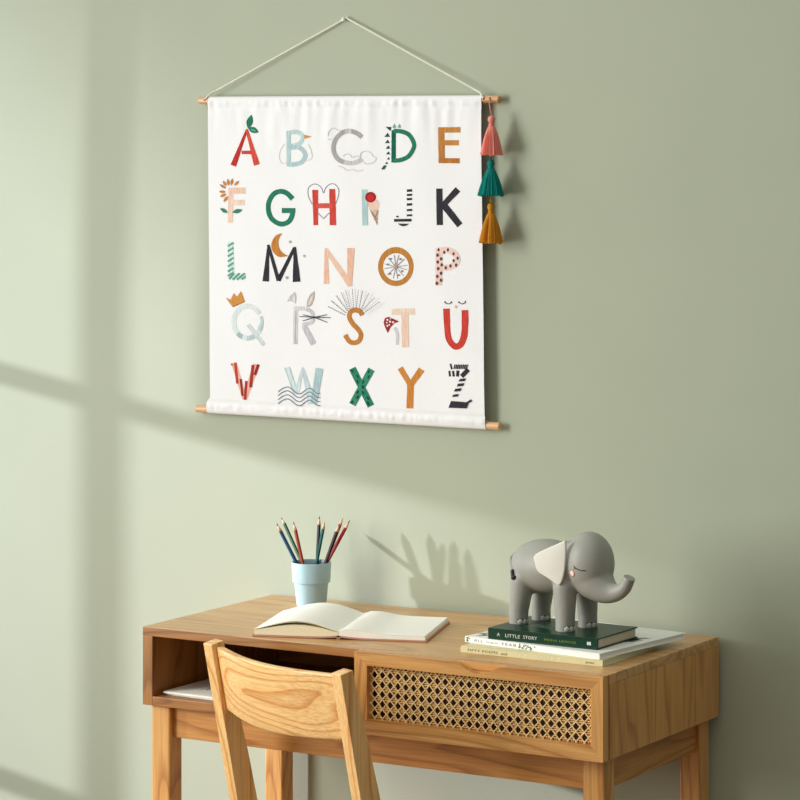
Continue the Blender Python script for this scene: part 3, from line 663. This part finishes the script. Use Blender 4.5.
# ------------------------------------------------------------------ tassels on the upper dowel
TY = YW - 0.036
def tassel(label, c, xpx, y_from, y_head, y_neck, y_skirt, y_end, hw, first=False):
    def zz(py): return at(xpx, py, TY).z + DZ
    base = Vector((at(xpx, y_head, TY).x, TY, zz(y_end)))
    th_ = thing('tassel', base, label, 'tassel', 0, 'tassels strung from the upper dowel')
    rh = 0.0068; m = plain('yarn_' + label.split()[0], rgb(*c), 0.95, 0.22, 700, 0.5, 0.1)
    z0 = 0; zh = zz(y_head) - base.z; zn = zz(y_neck) - base.z; zs = zz(y_skirt) - base.z; ztp = zz(y_from) - base.z
    t = bmesh.new(); R = [random.uniform(.9, 1.1) for _ in range(97)]
    def rp(a, k): 
        i = int(a / (2 * PI) * 96 + .5) % 96
        return 1 + (.09 * (i % 2) + .10 * (R[i] - 1) * 6 + .10 * noise.noise(Vector((math.cos(a) * 2.2, math.sin(a) * 2.2, base.z * 40)))) * min(1, k / 4)
    pr = [(rh * .62, zn)]
    for k in range(1, 11):
        u = k / 10; pr.append((rh * .7 + (hw - rh * .7) * (u ** .72), zn * (1 - u)))
    lathe(t, pr, 96, ripple=rp)
    for v in t.verts:                                       # uneven strand ends
        if v.co.z < .004: v.co.z += .0045 * noise.noise(Vector((v.co.x * 200, v.co.y * 200, 3 + base.z * 30)))
    build('skirt', t, m, th_, smooth=False)
    t = bmesh.new(); lathe(t, [(.0012, zh + rh * 1.05)] + [(rh * math.sin(PI * k / 10), zh + rh * 1.1 * math.cos(PI * k / 10)) for k in range(1, 9)] + [(rh * .62, zn)], 32, ripple=lambda a, k: 1 + .03 * math.cos(16 * a))
    build('head', t, m, th_, smooth=True)
    t = bmesh.new()
    for k in range(4): tube(t, [(rh * .72 * math.cos(a * PI / 8), rh * .72 * math.sin(a * PI / 8), zn + .0008 * (k - 1.5) + .001) for a in range(17)], .0007, 6, False)
    build('neck_wrap', t, m, th_, smooth=True)
    t = bmesh.new(); top = (hx[2] - base.x, DYC - DR - .0012 - TY, DTZ - base.z) if first else (0, 0, ztp)
    if first: tube(t, [(hx[2] - base.x, DYC - DR - .0012 - TY, DTZ - base.z), (hx[2] - base.x, DYC - DR - .003 - TY, DTZ - .006 - base.z), (0, 0, zh + rh)], .001, 6)
    else: tube(t, [(0, 0, ztp), (0, 0, zh + rh)], .001, 6)
    build('thread', t, m, th_, smooth=True)
tassel('coral pink tassel hanging directly under the upper dowel', (246, 150, 138), 491.5, 100, 119.5, 125, 128, 154.5, .0195, True)
tassel('teal green tassel hanging between the pink and mustard tassels', (24, 130, 122), 491.0, 152, 163.5, 167.5, 171, 195.5, .0225)
tassel('mustard yellow tassel hanging lowest of the string', (206, 140, 48), 491.0, 193, 207, 212, 215, 242.5, .0205)

# ------------------------------------------------------------------ books
def book(name, label, cat, loc, rz, w, d, h, cov, pages, board=.0022, group=None, hard=True):
    """spine along local x at y = 0, opening away from the room; the origin is at the spine's left end"""
    b = thing(name, loc, label, cat, rz, group)
    t = bmesh.new(); ov = .003 if hard else 0.0
    add_box(t, 0, w, 0, d, 0, board, .0006); add_box(t, 0, w, 0, d, h - board, h, .0006); add_box(t, 0, w, 0, board * 1.2, board, h - board, 0)
    build('cover', t, cov, b)
    t = bmesh.new(); add_box(t, ov, w - ov, board * 1.2, d - ov, board, h - board); build('page_block', t, pages, b)
    return b
def spine_text(b, name, body, x, z, size, c, spacing=1.0, wid=None, label=None):
    me = text_mesh(body, size, spacing)
    if wid:
        mx = max(v.co.x for v in me.vertices) or 1
        for v in me.vertices: v.co.x *= wid / mx
    for v in me.vertices: v.co = Vector((x + v.co.x, -.0004, z + v.co.y))
    o = link(name, me, b, [ink(c)])
    if label: o['label'] = label
    return o
cream = book('book', 'cream book with a long thin spine, lowest of the stack under the elephant', 'book', (0.632, 0.059, DZ), math.radians(-.3), .276, .20, .0112, cream_bk, pale_m, .0016, 'books stacked on the right of the desk')
spine_text(cream, 'spine_lettering', 'FIFTY POEMS', .014, .0035, .0062, (120, 104, 70), 1.1, .060, 'small brown spine title')
spine_text(cream, 'spine_lettering', 'and', .080, .0030, .0062, (90, 76, 48), 1.0, .012)
spine_text(cream, 'spine_lettering', 'STORIES', .112, .0035, .0066, (240, 236, 214), 1.2, .085, 'pale spine lettering')
spine_text(cream, 'spine_lettering', 'press', .244, .0038, .0056, (80, 70, 44), 1.0, .016)
wh = book('book', 'large white book with a leafy spine, between the cream and the green books', 'book', (0.6195, 0.0965, DZ + .0112), math.radians(-7.6), .2845, .268, .0105, white_m, white_m, .0020, 'books stacked on the right of the desk')
spine_text(wh, 'spine_lettering', 'ALL', .020, .0030, .0070, (150, 140, 158), 1.1, .020, 'pale violet spine title')
spine_text(wh, 'spine_lettering', 'through the', .046, .0036, .0050, (176, 166, 186), 1.0, .026)
spine_text(wh, 'spine_lettering', 'YEAR', .078, .0030, .0072, (150, 126, 150), 1.2, .034)
def sprig(bm, c, d, nrm, l, w):
    n_ = nrm.cross(d); bm.faces.new([bm.verts.new(c + d * l), bm.verts.new(c + n_ * w), bm.verts.new(c - d * l), bm.verts.new(c - n_ * w)])
def sprigs(name, label, n, fc, fd, nrm, l, w, col):
    t = bmesh.new()
    for k in range(n): sprig(t, fc(), fd(), nrm, l, w)
    o = build(name, t, ink(col), wh, recalc=False); o['label'] = label
U = random.uniform
ang = lambda a, b: (lambda x: x)(U(a, b))
def dxz(): a = U(0, PI); return Vector((math.cos(a), 0, math.sin(a)))
def dxy(): a = U(.2, 1.4); return Vector((math.cos(a), math.sin(a), 0))
LEAFG = (112, 146, 108)
sprigs('spine_leaf_print', 'green leaf sprig at the start of the spine', 9, lambda: Vector((U(.004, .013), -.0004, U(.002, .0086))), dxz, Vector((0, -1, 0)), .0026, .001, LEAFG)
sprigs('spine_leaf_print', 'green leaf sprig in the middle of the spine', 22, lambda: Vector((U(.116, .150), -.0004, U(.002, .0086))), dxz, Vector((0, -1, 0)), .0028, .001, LEAFG)
sprigs('cover_leaf_print', 'dark green leaves printed on the cover', 46, lambda: (lambda x: Vector((x, .095 + (x - .2) * .9 + U(-.028, .028), .0109)))(U(.2, .262)), dxy, Vector((0, 0, 1)), .012, .0035, (70, 98, 70))
sprigs('cover_leaf_print', 'green leaves near the cover corner', 14, lambda: Vector((U(.008, .045), U(.01, .07), .0109)), dxy, Vector((0, 0, 1)), .008, .003, LEAFG)
GZ = DZ + .0112 + .0105
gb = book('book', 'dark green book on top of the stack, with the grey elephant standing on it', 'book', (0.668, 0.0925, GZ), math.radians(-1.6), .216, .146, .0195, green_bk, page_m, .0024, 'books stacked on the right of the desk')
spine_text(gb, 'spine_lettering', 'A', .018, .0068, .0080, (232, 234, 226), 1.0, .006, 'white spine title')
spine_text(gb, 'spine_lettering', 'LITTLE', .034, .0062, .0084, (226, 230, 222), 1.0, .030)
spine_text(gb, 'spine_lettering', 'STORY', .070, .0066, .0080, (226, 230, 222), 1.0, .028)
spine_text(gb, 'spine_lettering', 'MEINA LEMONE', .112, .0070, .0056, (126, 150, 66), 1.15, .062, 'gold green author lettering')
t = bmesh.new(); tr = bmesh.new()
for cx in (.1975, .2015): add_box(t, cx - .0017, cx + .0017, -.0006, 0, .0072, .0128, .0002)
build('publisher_mark', t, ink((236, 240, 236)), gb)['label'] = 'small white mark'
t = bmesh.new()
for k in range(9):                                         # pale swirls printed on the cover
    c = Vector((.075 + .006 * (k % 3), .040 + .007 * k, .01985)); r = .018 + .004 * (k % 4)
    pts = [c + Vector((r * 1.5 * math.cos(a), r * .5 * math.sin(a), 0)) for a in [PI * .1 + PI * .8 * j / 12 for j in range(13)]]
    for a, b in zip(pts, pts[1:]):
        n_ = Vector((0, .0009, 0)); t.faces.new([t.verts.new(a - n_), t.verts.new(b - n_), t.verts.new(b + n_), t.verts.new(a + n_)])
build('cover_swirls', t, ink((150, 176, 160)), gb, recalc=False)['label'] = 'pale swirling lines on the cover'
# two thin booklets lying in the cubby
ZC = DZ - H + .0165
for k, (lab, lx, ly, rz, ww, dd) in enumerate((('thin pale booklet lying at the bottom of the desk cubby', .036, .026, -2.0, .24, .18), ('thin pale booklet on top of the other one in the desk cubby', .032, .020, -.5, .235, .185))):
    bk = book('booklet', lab, 'booklet', (lx, ly, ZC + .0004 + .0036 * k), math.radians(rz), ww, dd, .0036, paper_m, white_m, .0009, 'booklets in the desk cubby', False)
    if k == 1:
        t = bmesh.new()
        for q in range(60):
            c = Vector((random.uniform(.05, .13), random.uniform(.05, .14), .0038)); l = random.uniform(.003, .009)
            a = random.uniform(0, PI); d = Vector((math.cos(a), math.sin(a), 0)); n_ = Vector((-d.y, d.x, 0)) * .0008
            t.faces.new([t.verts.new(c - d * l - n_), t.verts.new(c + d * l - n_), t.verts.new(c + d * l + n_), t.verts.new(c - d * l + n_)])
        build('cover_drawing', t, ink((120, 110, 92)), bk, recalc=False)

# ------------------------------------------------------------------ open notebook
nb = thing('open_notebook', (0.381, 0.062, DZ), 'open blank notebook with cream pages lying on the desk', 'notebook', math.radians(18.5))
NL, NW, NWL = .214, .160, .158
def strip(prof_fn_top, prof_fn_bot, u0, u1, v0, v1, name, mat, n=26):
    t = bmesh.new(); cols = []
    for i in range(n + 1):
        u = u0 + (u1 - u0) * i / n
        cols.append([t.verts.new((u, v0, prof_fn_bot(u))), t.verts.new((u, v1, prof_fn_bot(u))), t.verts.new((u, v1, prof_fn_top(u))), t.verts.new((u, v0, prof_fn_top(u)))])
    for a, b in zip(cols, cols[1:]):
        for k in range(4): t.faces.new((a[k], b[k], b[(k + 1) % 4], a[(k + 1) % 4]))
    t.faces.new(cols[0]); t.faces.new(list(reversed(cols[-1])))
    o = build(name, t, mat, nb, smooth=True)
    md = o.modifiers.new('edge', 'EDGE_SPLIT'); md.split_angle = .6
    return o
cb = lambda u: .0006 + .0030 * max(0, 1 - abs(u) / .06) ** 2
ct = lambda u: cb(u) + .0026
t_cov = strip(ct, cb, -NWL, -.004, 0, NL, 'cover', kraft_m); strip(ct, cb, .004, NW, 0, NL, 'cover', kraft_m)
bm = bmesh.new(); pts = [(.0055 * math.cos(a), .002, .0058 + .0052 * math.sin(a)) for a in [PI + PI * k / 10 for k in range(11)]]
for yy in range(12):
    pass
ring0 = [(p[0], p[2]) for p in pts]
vs = [[bm.verts.new((x * s, y, .0058 + (z - .0058) * s)) for (x, z) in ring0] for y in (0, NL) for s in (1.0, .62)]
for i in range(10):
    bm.faces.new((vs[0][i], vs[0][i + 1], vs[2][i + 1], vs[2][i])); bm.faces.new((vs[1][i + 1], vs[1][i], vs[3][i], vs[3][i + 1]))
    bm.faces.new((vs[0][i + 1], vs[0][i], vs[1][i], vs[1][i + 1])); bm.faces.new((vs[2][i], vs[2][i + 1], vs[3][i + 1], vs[3][i]))
build('spine', bm, kraft_m, nb, smooth=True)
m_ = .003
rt_top = lambda u: ct(u) + .0068 + .0062 * math.exp(-((u - .028) / .034) ** 2) * min(1, u / .012)
strip(rt_top, lambda u: ct(u) + .0001, .0003, NW - m_, m_, NL - m_, 'page_block', [paper_m])
def arch(u, hgt, pk=.42):
    s = (u + NWL) / NWL                                      # 0 at the outer edge, 1 at the fold
    s = min(1, max(0, s)); q = s ** 1.15
    return ct(-NWL) + .0092 + hgt * math.sin(PI * q) ** 1.05 * (1 - .15 * s) + .0006 * s
strip(lambda u: arch(u, .0118) - .0012, lambda u: ct(u) + .0001, -NWL + m_, -.0003, m_, NL - m_, 'page_block', paper_y)
for k, hgt in enumerate((.0190, .0172)):
    strip(lambda u: arch(u, hgt), lambda u: arch(u, hgt) - .0009, -NWL + m_ + .001 * k, -.0003, m_, NL - m_, 'page', paper_m if k == 0 else paper_y)
strip(lambda u: rt_top(u) + .0009, lambda u: rt_top(u) + .0002, .0003, NW - m_ - .001, m_, NL - m_, 'page', paper_m)

# ------------------------------------------------------------------ cup and pencils
cup = Vector((0.144, 0.348, DZ))
cu = thing('pencil_cup', cup, 'pale blue ceramic cup with a banded rim, holding coloured pencils', 'cup')
t = bmesh.new()
lathe(t, [(.0255, 0), (.0272, .0014), (.0285, .006), (.0326, .0464), (.0327, .0470), (.0356, .0471), (.0360, .0477), (.0378, .0830), (.0376, .0846), (.0366, .0850), (.0352, .0846), (.0345, .083), (.0300, .030), (.0255, .006), (.0, .005)], 64)
build('cup_body', t, cup_m, cu, smooth=True)
o = bpy.data.objects['cup_body']; md = o.modifiers.new('edge', 'EDGE_SPLIT'); md.split_angle = .45
def pencil(label, c, px, py, dy, foot, flen=.0085, cone=.017, tipc=None):
    tip = at(px, py, cup.y + dy) + Vector((0, 0, DZ))
    base = cup + Vector(foot)
    ax = (tip - base); L = ax.length; ax.normalize()
    p = thing('pencil', base, label, 'pencil', 0, 'coloured pencils in the cup')
    p.rotation_mode = 'QUATERNION'; p.rotation_quaternion = Vector((0, 0, 1)).rotation_difference(ax)
    m = plain('lacquer_%d_%d_%d' % c, rgb(*c, .8), 0.4, 0.04, 60, 0, 0.3)
    R = .0037; t = bmesh.new(); lathe(t, [(R, 0), (R, L - cone)], 6); build('barrel', t, m, p)
    t = bmesh.new(); lathe(t, [(R * .97, L - cone), (R * .36, L - cone * .34)], 12); build('sharpened_cone', t, raw_m, p, smooth=True)
    t = bmesh.new(); lathe(t, [(R * .36, L - cone * .34), (.0003, L)], 10); build('lead', t, plain('lead_%d_%d_%d' % c, rgb(*(tipc or c)), .45, .05, 60), p, smooth=True)
pencil('blue pencil leaning furthest left in the cup', (38, 84, 130), 276.5, 523.0, -0.0215, (0.0101, 0.0003, 0.010), tipc=(40, 48, 66))
pencil('dark green pencil between the blue and rust pencils', (18, 84, 36), 281.5, 517.5, 0.0420, (0.0184, -0.0164, 0.032), tipc=(44, 52, 40))
pencil('rust red pencil right of the dark green pencil', (176, 70, 36), 293.5, 521.5, -0.0178, (0.0110, -0.0171, 0.010), tipc=(92, 50, 36))
pencil('black pencil just behind the teal pencil', (26, 36, 40), 319.5, 516.0, 0.0428, (-0.0027, 0.0192, 0.018), tipc=(36, 36, 36))
pencil('teal pencil with a cream tip at the middle of the cup', (18, 112, 108), 324.8, 520.0, 0.0198, (-0.0131, 0.0138, 0.010), tipc=(226, 214, 178))
pencil('dark plum pencil left of the red pencil', (48, 24, 34), 339.6, 523.0, 0.0137, (0.0065, -0.0097, 0.010), tipc=(96, 52, 60))
pencil('mauve pencil with a pale pink tip behind the plum pencil', (150, 70, 92), 343.2, 516.5, 0.0408, (-0.0057, 0.0092, 0.010), tipc=(232, 190, 178))
pencil('red pencil leaning furthest right in the cup', (190, 38, 52), 350.0, 520.0, 0.0291, (-0.0119, 0.0020, 0.012), tipc=(70, 52, 40))

# ------------------------------------------------------------------ elephant
EA = math.radians(-14.8); EZ = GZ + .0196
ele = thing('elephant_figurine', (0.752, 0.175, EZ), 'grey ceramic elephant figurine with cream ears standing on the green book', 'figurine', EA)
t = bmesh.new()
def ell(c, r, rot=0.0):
    q = bmesh.new(); bmesh.ops.create_icosphere(q, subdivisions=4, radius=1)
    M = Matrix.Rotation(rot, 3, 'Y')
    for v in q.verts: v.co = M @ Vector((v.co.x * r[0], v.co.y * r[1], v.co.z * r[2])) + Vector(c)
    merge(t, q)
def chain(pts, sub=6):
    for a, b in zip(pts, pts[1:]):
        for k in range(sub + 1):
            u = k / sub; r = a[3] + (b[3] - a[3]) * u; ell([a[i] + (b[i] - a[i]) * u for i in range(3)], (r, r, r))
ell((-.010, 0, .1020), (.078, .0495, .0465)); ell((-.036, 0, .097), (.046, .046, .046)); ell((.045, 0, .108), (.045, .042, .044))
for sx, sy in ((.055, -.029), (.055, .029), (-.055, -.029), (-.055, .029)):
    chain([(sx, sy, -.006, .0172), (sx, sy, .02, .0172), (sx - .002 if sx > 0 else sx + .008, sy * .96, .075, .0215)])
ell((.0850, 0, .1165), (.0445, .0430, .0545)); ell((.092, 0, .092), (.037, .035, .035))
tr_ = smooth_curve([(.098, 0, .087), (.117, 0, .0755), (.135, 0, .0710), (.152, 0, .0740), (.166, 0, .0830), (.1735, 0, .0950), (.1770, 0, .1020)], 6)
rr_ = smooth_curve([(.033, 0, 0), (.0245, 0, 0), (.0178, 0, 0), (.0140, 0, 0), (.0118, 0, 0), (.0108, 0, 0), (.0108, 0, 0)], 6)
chain([(p.x, p.y, p.z, q.x) for p, q in zip(tr_, rr_)], 2)
me = mesh_from(t, 'elephant_raw'); tmp = link('elephant_raw', me)
md = tmp.modifiers.new('r', 'REMESH'); md.mode = 'VOXEL'; md.voxel_size = .0019
md = tmp.modifiers.new('s', 'SMOOTH'); md.factor = .6; md.iterations = 22
me2 = bpy.data.meshes.new_from_object(tmp.evaluated_get(bpy.context.evaluated_depsgraph_get()))
bpy.data.objects.remove(tmp)
b2 = bmesh.new(); b2.from_mesh(me2)
r = bmesh.ops.bisect_plane(b2, geom=list(b2.verts) + list(b2.edges) + list(b2.faces), plane_co=(0, 0, .0), plane_no=(0, 0, -1), clear_outer=True)
bmesh.ops.holes_fill(b2, edges=[e for e in b2.edges if e.is_boundary], sides=0)
tn = Vector((.40, 0, .92)).normalized()                      # the trunk ends in a flat cut
far = [g_ for g_ in list(b2.verts) + list(b2.edges) + list(b2.faces)]
tipP = Vector((.1760, 0, .1015))
fv = {v for v in b2.verts if v.co.x > .155 and v.co.z > .080}
geo = list(fv) + [e for e in b2.edges if all(v in fv for v in e.verts)] + [f for f in b2.faces if all(v in fv for v in f.verts)]
bmesh.ops.bisect_plane(b2, geom=geo, plane_co=tipP, plane_no=tn, clear_outer=True)
bmesh.ops.holes_fill(b2, edges=[e for e in b2.edges if e.is_boundary], sides=0)
bmesh.ops.recalc_face_normals(b2, faces=b2.faces)
bvh = BVHTree.FromBMesh(b2)
body = build('body', b2, grey_c, ele, smooth=True); md = body.modifiers.new('edge', 'EDGE_SPLIT'); md.split_angle = .8
for s in (-1, 1):
    e3 = [(.0640, .0395, .1590), (.060, .0465, .1555), (.036, .0565, .1425), (.0165, .0605, .1310), (.0135, .0610, .1225), (.0165, .0610, .1140), (.0175, .0605, .1080), (.0230, .0595, .1005), (.038, .0575, .0925), (.052, .0540, .0835), (.0570, .0520, .0815), (.0605, .0500, .0855), (.0630, .0470, .0960), (.0645, .0440, .1120), (.0650, .0410, .1380)]
    pts = [Vector((x + .004 * max(0, (x - .02) / .045), s * y, z)) for x, y, z in e3]
    cpts = [Vector(p) for p in smooth_curve(pts + [pts[0]], 4)[:-1]]
    cen = sum(cpts, Vector()) / len(cpts); nrm = Vector()
    for a_, b_ in zip(cpts, cpts[1:] + cpts[:1]): nrm += (a_ - cen).cross(b_ - cen)
    nrm.normalize()
    if nrm.y * s < 0: nrm = -nrm
    cpts = [p - nrm * ((p - cen).dot(nrm) * .92) for p in cpts]
    q = bmesh.new(); prism(q, [p - nrm * .0030 for p in cpts], nrm, .0060, .0)
    bmesh.ops.bevel(q, geom=[e for e in q.edges if e.calc_face_angle(0) > .7], offset=.0015, segments=3, profile=.5, affect='EDGES')
    bmesh.ops.triangulate(q, faces=[f for f in q.faces if len(f.verts) > 4])
    build('ear', q, ear_m, ele, smooth=True)['label'] = 'flat cream ear'
# painted features lie on the surface of the body
def surf(p, d):
    h = bvh.ray_cast(Vector(p), Vector(d).normalized()); return (h[0], h[1]) if h[0] else (None, None)
Rz = Matrix.Rotation(-EA, 3, 'Z'); camL = Rz @ (CAM + Vector((0, 0, DZ)) - Vector((0.752, 0.175, EZ)))
def seen(px, py):
    return surf(camL, Rz @ ray(px, py))
q = bmesh.new(); t1, m1 = seen(513.4, 571.6); t2, m2 = seen(513.9, 577.6)
t0 = Vector((-.079, -.012, .118))
tube(q, smooth_curve([t0, Vector((-.0835, -.019, .108)), t1 + m1 * .001], 5), .0028, 10)
tail = build('tail', q, grey_c, ele, smooth=True)
q = bmesh.new()
for c, r_ in ((t1 + m1 * .0015, .0042), (t2 + m2 * .0012, .0046), ((t1 + t2) / 2 + m1 * .002, .0036)):
    k = bmesh.new(); bmesh.ops.create_icosphere(k, subdivisions=3, radius=r_)
    for v in k.verts: v.co = v.co + Vector(c)
    merge(q, k)
build('tail_tuft', q, black_c, tail, smooth=True)['label'] = 'glossy black tail tuft'
def patch(name, p, n, r, mat, thick=.0006, ry=None):
    q = bmesh.new(); bmesh.ops.create_uvsphere(q, u_segments=18, v_segments=8, radius=1)
    zq = Vector((0, 0, 1)).rotation_difference(n)
    for v in q.verts: v.co = Vector(p) + zq @ Vector((v.co.x * r, v.co.y * (ry or r), v.co.z * thick))
    return build(name, q, mat, ele, smooth=True)
for s in (1, -1):
    def mir(v): return Vector((v.x, v.y * s, v.z))
    p, n_ = seen(572.3, 573.6)
    if p:
        ck = patch('cheek', mir(p), mir(n_), .0058, pink_d, .0009); ck['label'] = 'round pink cheek'
        c2 = patch('cheek_blush', mir(p) + mir(n_) * .0005, mir(n_), .0046, pink_c, .0008); c2.parent = ck
    ep = [seen(*q) for q in ((573.6, 566.2), (575.5, 568.0), (578.5, 569.6), (582, 570.6), (585.6, 570.6))]
    ep = [mir(a + b * .0003) for a, b in ep if a]
    if len(ep) > 2:
        q = bmesh.new(); tube(q, smooth_curve(ep, 4), .0008, 6)
        a0, b0 = seen(575.0, 567.6); a1, b1 = seen(573.6, 569.6)
        if a0 and a1: tube(q, [mir(a0), mir(a1)], [.0009, .0004], 6)
        build('eyelid', q, black_c, ele, smooth=True)['label'] = 'closed black eyelid line'
for sx, sy in ((.055, -.029), (.055, .029), (-.055, -.029), (-.055, .029)):
    for a in (-40, -8, 26):
        d = Vector((math.cos(math.radians(a)), math.sin(math.radians(a)), 0))
        p, n_ = surf(Vector((sx, sy, .0062)) + d * .035, -d)
        if p and (p - Vector((sx, sy, .0062))).length < .03:
            k = patch('toenail', p - n_ * .0004, n_, .0048, black_c, .0006, .0056)
            w = patch('nail_plate', p - n_ * .0001 + Vector((0, 0, -.0009)), n_, .0040, nail_m, .0009, .0047); w.parent = k
            k['label'] = 'white toenail with a dark outline'

# ------------------------------------------------------------------ light
w_ = bpy.data.worlds.new('world'); scene.world = w_; w_.use_nodes = True
wt = w_.node_tree; bg = wt.nodes['Background']
wtc = wt.nodes.new('ShaderNodeTexCoord'); wd = wt.nodes.new('ShaderNodeVectorMath'); wd.operation = 'DOT_PRODUCT'
wd.inputs[1].default_value = Vector((-.25, -.35, .9)).normalized()
wt.links.new(wtc.outputs['Generated'], wd.inputs[0])
wr = wt.nodes.new('ShaderNodeValToRGB'); we = wr.color_ramp.elements
we[0].position = 0.0; we[0].color = (.20, .19, .165, 1); we[1].position = 1.0; we[1].color = (1.45, 1.48, 1.32, 1)
x_ = we.new(.28); x_.color = (.38, .37, .33, 1)
wt.links.new(wd.outputs['Value'], wr.inputs['Fac']); wt.links.new(wr.outputs['Color'], bg.inputs[0])
bg.inputs[1].default_value = 0.54
sd = bpy.data.lights.new('sun', 'SUN'); so = bpy.data.objects.new('sun', sd); COL.objects.link(so)
sd.energy = 4.2; sd.angle = math.radians(1.25); sd.color = (0.93, 0.92, 1.0)
so.rotation_euler = Vector((2.7, 1.0, -.486)).to_track_quat('-Z', 'Y').to_euler(); so.location = (-4, -1, 3)
ad = bpy.data.lights.new('window_daylight', 'AREA'); ao = bpy.data.objects.new('window_daylight', ad); COL.objects.link(ao)
ad.shape = 'RECTANGLE'; ad.size = 1.05; ad.size_y = 1.3; ad.energy = 9; ad.color = (0.86, 0.89, 1.0)
ao.location = (XW + .01, (WY0 + WY1) / 2, DZ + .25); ao.rotation_euler = (0, -PI / 2, 0)
ao.rotation_euler = Vector((1, 0, 0)).to_track_quat('-Z', 'Z').to_euler()
a2 = bpy.data.lights.new('added_fill_light', 'AREA'); o2 = bpy.data.objects.new('added_fill_light', a2); COL.objects.link(o2)  # soft fill light added at the unseen extra window to brighten the scene
a2.shape = 'RECTANGLE'; a2.size = 2.15; a2.size_y = 1.55; a2.energy = 112; a2.color = (1.0, 0.995, 0.94)
o2.location = (XW + .01, (VY0 + VY1) / 2, 1.75); o2.rotation_euler = Vector((1, 0, 0)).to_track_quat('-Z', 'Z').to_euler()
vs_ = scene.view_settings; vs_.view_transform = 'Standard'; vs_.look = 'None'; vs_.exposure = 0.17; vs_.gamma = 1; vs_.use_curve_mapping = False
scene.cycles.use_denoising = True
